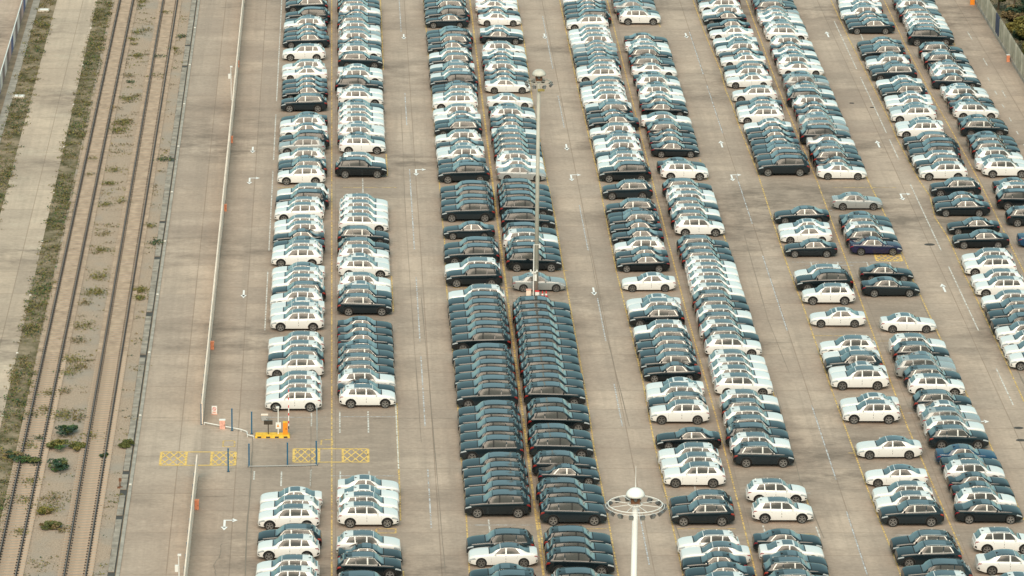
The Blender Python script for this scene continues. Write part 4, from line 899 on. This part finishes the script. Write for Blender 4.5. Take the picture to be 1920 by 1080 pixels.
# slim lamp post, cabinets and cones at the foot of the grey mast
p = G(1000, 557); h = zat(p, 458); r = empty('camera_pole', p); tag(r, 'slim white post with small spot lamps at the foot of the grey mast', 'camera pole')
b = MB(); b.tube((0, 0, 0), (0, 0, h), .06, .05, M['white_metal']); b.build('pole', r); b = MB(); b.tube((0, 0, h-.05), (.5, 0, h-.05), .03, .03, M['white_metal']); b.box(.42, .58, -.08, .08, h-.34, h-.09, M['white_metal']); b.build('arm', r)
for k, (dx, dz) in enumerate(((-.26, .05), (-.12, -.12), (.14, -.1), (.28, .04))): b = MB(); b.box(dx-.07, dx+.07, -.16, -.04, zat(p, 508)+dz-.09, zat(p, 508)+dz+.09, M['white_metal']); b.tube((dx, -.05, zat(p, 508)+dz-.02), (0, 0, zat(p, 512)), .02, .02, M['white_metal'], 5); b.build('spot_lamp', r)
b = MB(); b.box(.07, .27, -.12, .12, zat(p, 526), zat(p, 514), M['white']); b.build('control_box', r)
cabinet(991, 558, .42, .72, M['cream'], 'cream cabinet left of the slim white post at the foot of the grey mast', cap=M['pink'], grp='boxes at the foot of the grey mast')
cabinet(1007, 559, .34, .62, M['white'], 'white and red box in front of the grey mast foot', cap=M['red'], grp='boxes at the foot of the grey mast')
for i, (x, lab) in enumerate(((1017, 'small red traffic cone right of the grey mast foot, left of two'), (1024, 'small red and white traffic cone right of the grey mast foot, right of two'))):
    r = empty('traffic_cone', G(x, 558)); tag(r, lab, 'traffic cone', 'cones by the grey mast')
    b = MB(); b.box(-.17, .17, -.17, .17, 0, .03, M['black']); b.build('base', r)
    b = MB(); b.tube((0, 0, .03), (0, 0, .24), .13, .10, M['red'], 12); b.tube((0, 0, .24), (0, 0, .38), .10, .07, M['white'], 12); b.tube((0, 0, .38), (0, 0, .62), .07, .03, M['red'], 12); b.build('cone', r)

# slabs laid over the verge and white kerb marks
for x, y, lab in ((82, 21, 'pale concrete slab lying across the grass strip at the top left, farther one'), (35, 183, 'pale concrete slab lying across the grass strip at the left edge, nearer one')):
    p = G(x, y); b = MB(); b.box(-.62, .62, -.55, .55, .0, .16, M['slab_light']); b.box(-.40, .50, -.35, .35, .162, .20, M['white']); o = b.build('cover_slab'); o.location = (p.x, p.y, .03); tag(o, lab, 'slab')
y = G(0, 911).y; k = 0
M['marker'] = mat('kerb_marker', (.75, .73, .68), .6)
while y < G(0, 10).y:
    for e_ in (line_y(-.1312, -.1352), cst(-.2270)):
        b = MB(); b.box(-.10, .10, -.05, .05, 0, .06, M['marker']); b.box(-.08, .08, -.04, .04, .062, .08, M['marker']); o = b.build('kerb_marker'); o.location = (edgeX(e_, y)+(.1 if e_(540) > 100 and e_ is not None else 0), y, .10 if e_(0) > 300 else .03)
        tag(o, 'small white marker block on the edge of the ' + ('lane beside the drain covers' if e_(0) > 300 else 'road beside the weedy verge'), 'marker', 'white markers along the lane kerb' if e_(0) > 300 else 'white markers along the road edge')
    y += 17.2; k += 1
p = G(225, 915); r = empty('switch_stand', p); tag(r, 'small rusty signal stand on the ballast by the drain covers', 'track marker')
b = MB(); b.tube((0, 0, 0), (0, 0, .55), .05, .04, M['rust'], 8); b.build('post', r); b = MB(); b.box(-.09, .12, -.05, .05, .552, .80, M['rust']); b.build('head', r); b = MB(); b.box(-.2, .2, -.12, .12, 0, .10, M['rust']); b.build('foot', r)

# ------------------------------------------------------------------ plants
def leaf(V, F_, c, size, up=.35):
    a = Vector((random.gauss(0, 1), random.gauss(0, 1), random.gauss(0, 1)*up)).normalized(); n = Vector((random.gauss(0, .6), random.gauss(0, .6), 1)).normalized()
    u = a*size; v = a.cross(n).normalized()*size*random.uniform(.35, .6); b = len(V)
    V += [tuple(c-u), tuple(c-u*.2+v), tuple(c+u+n*size*.15), tuple(c-u*.1-v)]; F_.append((b, b+1, b+2, b+3))
def clumps(mb, c, rx, ry, rz, n, size, mats_, nclump=9):
    cl = []
    for _ in range(nclump):
        t = random.uniform(0, 2*math.pi); q = random.uniform(.2, .85); zz = random.uniform(-.3, .8)
        cl.append((Vector((c[0]+rx*q*math.cos(t), c[1]+ry*q*math.sin(t), c[2]+rz*zz)), random.uniform(.28, .5), random.choice(mats_)))
    for cc, q, mt in cl:
        V = []; F_ = []
        for _ in range(n//nclump):
            d = Vector((random.gauss(0, 1), random.gauss(0, 1), random.gauss(0, 1))).normalized()*random.uniform(.5, 1)**.5
            p_ = cc + Vector((d.x*rx*q, d.y*ry*q, d.z*rz*q*1.1))
            if p_.z < .03: p_.z = random.uniform(.03, .15)
            leaf(V, F_, p_, size*random.uniform(.6, 1.3))
        mb.add(V, F_, mt)
def shrub(x, y, r_, h, ms, lab, n=700, size=.13):
    p = G(x, y); o = empty('shrub', p); tag(o, lab, 'shrub', 'shrubs between the tracks')
    b = MB(); clumps(b, (0, 0, h*.42), r_*1.25, r_*1.3, h*.5, int(n*1.3), size*.85, [M[m_] for m_ in ms]+[M['leaf_mid']], 12); b.build('foliage', o)
    b = MB()
    for k in range(5): t = random.uniform(0, 6.28); b.tube((0, 0, 0), (r_*.5*math.cos(t), r_*.5*math.sin(t), h*.7), .03, .012, M['bark'], 5)
    b.build('stem', o)
for a_ in ((126, 816, .85, .8, ('leaf_green', 'leaf_dark'), 'dark green shrub between the tracks, farthest of the cluster'), (109, 842, .75, .7, ('leaf_mid', 'leaf_olive', 'leaf_green'), 'yellow green shrub between the tracks, in the middle of the cluster'),
           (145, 842, .60, .5, ('leaf_mid', 'leaf_olive'), 'loose olive shrub beside the right track in the middle of the cluster'), (112, 880, .80, .85, ('leaf_dark', 'leaf_green'), 'dark dense shrub between the tracks, nearest of the cluster'),
           (50, 868, .95, .7, ('leaf_dark', 'leaf_green'), 'dark shrub growing over the left track'), (28, 858, .6, .5, ('leaf_dark', 'leaf_dry'), 'dark shrub beside the left track at the verge'), (237, 838, .45, .55, ('leaf_mid', 'leaf_green'), 'small green shrub at the drain covers'),
           (85, 962, .5, .45, ('leaf_olive', 'leaf_dry', 'leaf_mid'), 'dry olive shrub beside the left track'), (97, 990, .65, .5, ('leaf_mid', 'leaf_dry'), 'brownish green shrub between the tracks near the bottom'), (197, 857, .32, .3, ('leaf_green', 'leaf_dark'), 'small dark shrub against the right track rail')): shrub(*a_)
WM = ['leaf_green', 'leaf_dark', 'leaf_olive', 'leaf_dry', 'leaf_mid']
def weeds(name, spots, lab, dens=26):
    """spots: ground x, y, spread x, spread y, material weights, height"""
    bins = {k_: ([], []) for k_ in WM}
    for (x, y, sx, sy, wts, h, n_) in spots:
        for _ in range(n_):
            k_ = random.choices(WM, wts)[0]; V, F_ = bins[k_]
            leaf(V, F_, Vector((x+random.gauss(0, sx), y+random.gauss(0, sy), random.uniform(.02, h))), random.uniform(.05, .125), .5)
    b = MB()
    for k_ in WM:
        if bins[k_][1]: b.add(bins[k_][0], bins[k_][1], M[k_])
    tag(b.build(name), lab, 'weeds', kind='stuff')
def verge_spots(r0, r1, n_, n2, seed):
    rn = random.Random(seed); out_ = []
    yy0, yy1 = G(0, 1100).y, G(0, -40).y
    for _ in range(n_):
        y = rn.uniform(yy0, yy1); py = 540 + F*math.tan(math.atan(H/y)-TH); u = rn.uniform(-.10, 1.10); x = edgeX(cst(r0+(r1-r0)*u), y)
        q = math.sin(y*.21+seed)+.7*math.sin(y*.53+1.7*seed)+rn.gauss(0, .5)
        if q < -.7 and rn.random() < .75: continue
        if u < -.02 or u > 1.02:
            if math.sin(y*1.9+seed)+math.sin(y*.83) < .3: continue
        wts = (1.6, 1.6, 1.2, 1.6, 2.2) if q > .6 else (.3, .7, 2, 3.2, 1.6)
        out_.append((x, y, .22, .28, wts, .26 if q > 0 else .14, int(n2*1.9)))
    return out_
weeds('verge_weeds', verge_spots(-.2270, -.2120, 1500, 10, 3), 'mixed green and dry weeds covering the verge beside the left track')
weeds('grass_strip', verge_spots(-.2815, -.2655, 1100, 14, 8), 'rough green grass filling the strip at the far left of the road')
sp = []; rn = random.Random(5)
OL = (.4, .2, 3, 1.2, 1.2); DR = (.1, .5, .8, 3, .5); DK = (1, 3, .2, .6, .6)
for (x, y, s_, n_, wt) in ((266, 4, .5, 70, OL), (262, 12, .4, 40, OL), (258, 62, .6, 80, OL), (246, 75, .5, 60, OL), (252, 84, .3, 30, OL), (258, 105, .5, 80, OL), (275, 57, .5, 40, DR), (240, 143, .6, 50, DR), (292, 144, .8, 50, OL), (240, 186, .7, 110, OL), (245, 155, .3, 40, DK),
    (256, 180, .3, 30, DR), (228, 232, .8, 180, OL), (222, 245, .8, 160, OL), (238, 228, .5, 60, DR), (325, 93, .5, 60, OL), (341, 70, .5, 60, DK), (307, 300, .6, 90, DK), (310, 25, .4, 40, OL), (298, 108, .5, 50, DK), (205, 345, .5, 80, OL), (215, 320, .6, 60, OL), (198, 385, .5, 60, OL), (190, 470, .6, 70, OL),
    (186, 520, .7, 110, OL), (178, 550, .8, 150, OL), (195, 440, .5, 40, DR), (263, 545, .5, 140, OL), (262, 560, .4, 100, OL), (295, 456, .5, 90, DK), (280, 425, .4, 60, OL), (156, 612, .8, 110, OL), (148, 640, .6, 60, DR), (132, 676, .8, 120, OL), (150, 690, .5, 60, DR), (128, 700, .7, 80, OL),
    (112, 780, .9, 110, OL), (140, 785, .7, 80, DR), (60, 780, .5, 60, OL), (52, 838, .5, 60, OL), (60, 905, .7, 70, OL), (45, 940, .6, 70, OL), (90, 955, .9, 120, OL), (100, 935, .6, 60, DR), (72, 825, .4, 50, DK), (120, 995, .4, 50, DR), (90, 740, .6, 70, OL), (120, 735, .5, 50, DR),
    (215, 205, .5, 50, DR), (168, 330, .4, 40, DR), (172, 300, .5, 50, OL), (230, 380, .5, 50, OL), (160, 570, .4, 40, DR), (82, 770, .5, 60, OL), (170, 820, .5, 60, OL), (40, 1000, .5, 50, OL)):
    p = G(x, y); sp.append((p.x, p.y, s_*.75, s_*.9, wt, .24, int(n_*2.8)))
for _ in range(1000):
    y = rn.uniform(G(0, 1090).y, G(0, -20).y); r_ = rn.choice((rn.uniform(-.212, -.205), rn.uniform(-.190, -.168), rn.uniform(-.190, -.168), rn.uniform(-.149, -.139)))
    if math.sin(y*.35)+math.sin(y*.9+2)+rn.gauss(0, .7) < .2: continue
    sp.append((edgeX(cst(r_), y), y, .35, .22, rn.choice((OL, DR, DR)), .10, rn.randint(5, 18)))
weeds('track_weeds', sp, 'scattered olive and dry weeds growing on the ballast between the tracks')
# trees and thicket behind the right hand wall
def tree(x, y, r_, h, ms, lab, n=3600, size=.20):
    x = max(x, VX + (.612 + (r_*1.15+.2)/119)*(y+1966)); p = G(x, y); o = empty('bushy_tree', p); tag(o, lab, 'tree', 'trees behind the right hand wall')
    b = MB(); b.tube((0, 0, 0), (.1, 0, h*.45), .16, .10, M['bark'], 8)
    for k in range(5): t = 6.28*k/5+random.random(); b.tube((.1, 0, h*.4), (r_*.6*math.cos(t), r_*.6*math.sin(t), h*.75), .07, .02, M['bark'], 5)
    b.build('trunk', o)
    b = MB(); clumps(b, (0, 0, h*.62), r_, r_, h*.42, n, size, [M[m_] for m_ in ms], 13); b.build('crown', o)
for a_ in ((1900, 30, 2.1, 4.6, ('leaf_dark', 'leaf_dark', 'leaf_dark', 'leaf_green'), 'dark green bushy tree behind the wall, farthest in the corner'), (1935, 62, 2.3, 5.0, ('leaf_dark', 'leaf_green'), 'dark green tree cut by the right edge near the top corner'),
           (1868, 18, 1.3, 2.6, ('leaf_dry', 'leaf_mid', 'leaf_dark'), 'brownish bush close behind the wall near the top edge'), (1888, 72, 1.4, 2.4, ('leaf_dry', 'leaf_olive', 'leaf_mid'), 'dry olive bush behind the navy sheet of the wall'),
           (1916, 96, 1.6, 2.7, ('leaf_mid', 'leaf_olive', 'leaf_dark'), 'mottled green bush behind the wall, above the orange box'), (1905, 118, 1.2, 2.2, ('leaf_olive', 'leaf_mid'), 'yellow green bush behind the wall at the orange box'),
           (1938, 130, 1.6, 2.8, ('leaf_dark', 'leaf_mid', 'leaf_dry'), 'dark mixed bush at the right edge behind the wall'), (1880, -12, 2.2, 4.4, ('leaf_dark', 'leaf_green'), 'dark tree at the top edge behind the wall'), (1925, -2, 2.4, 5.0, ('leaf_dark', 'leaf_dark', 'leaf_mid'), 'large dark tree in the very top right corner'),
           (1945, 165, 1.6, 2.6, ('leaf_olive', 'leaf_mid'), 'olive bush just outside the wall at the right edge'), (1900, 60, 1.4, 2.8, ('leaf_dry', 'leaf_dark'), 'brown green bush in the gap between the taller trees'), (1965, 100, 2.2, 4.2, ('leaf_dark', 'leaf_green'), 'dark tree beyond the right edge of the photo')): tree(*a_)
sp = []; rn = random.Random(9)
for _ in range(900):
    y = rn.uniform(G(0, 260).y, G(0, -40).y); x = edgeX(cst(rn.uniform(.623, .70)), y); sp.append((x, y, .4, .4, (1, 3.5, .8, 1, 2), .6, 22))
weeds('thicket', sp, 'dense low undergrowth covering the bank behind the right hand wall')
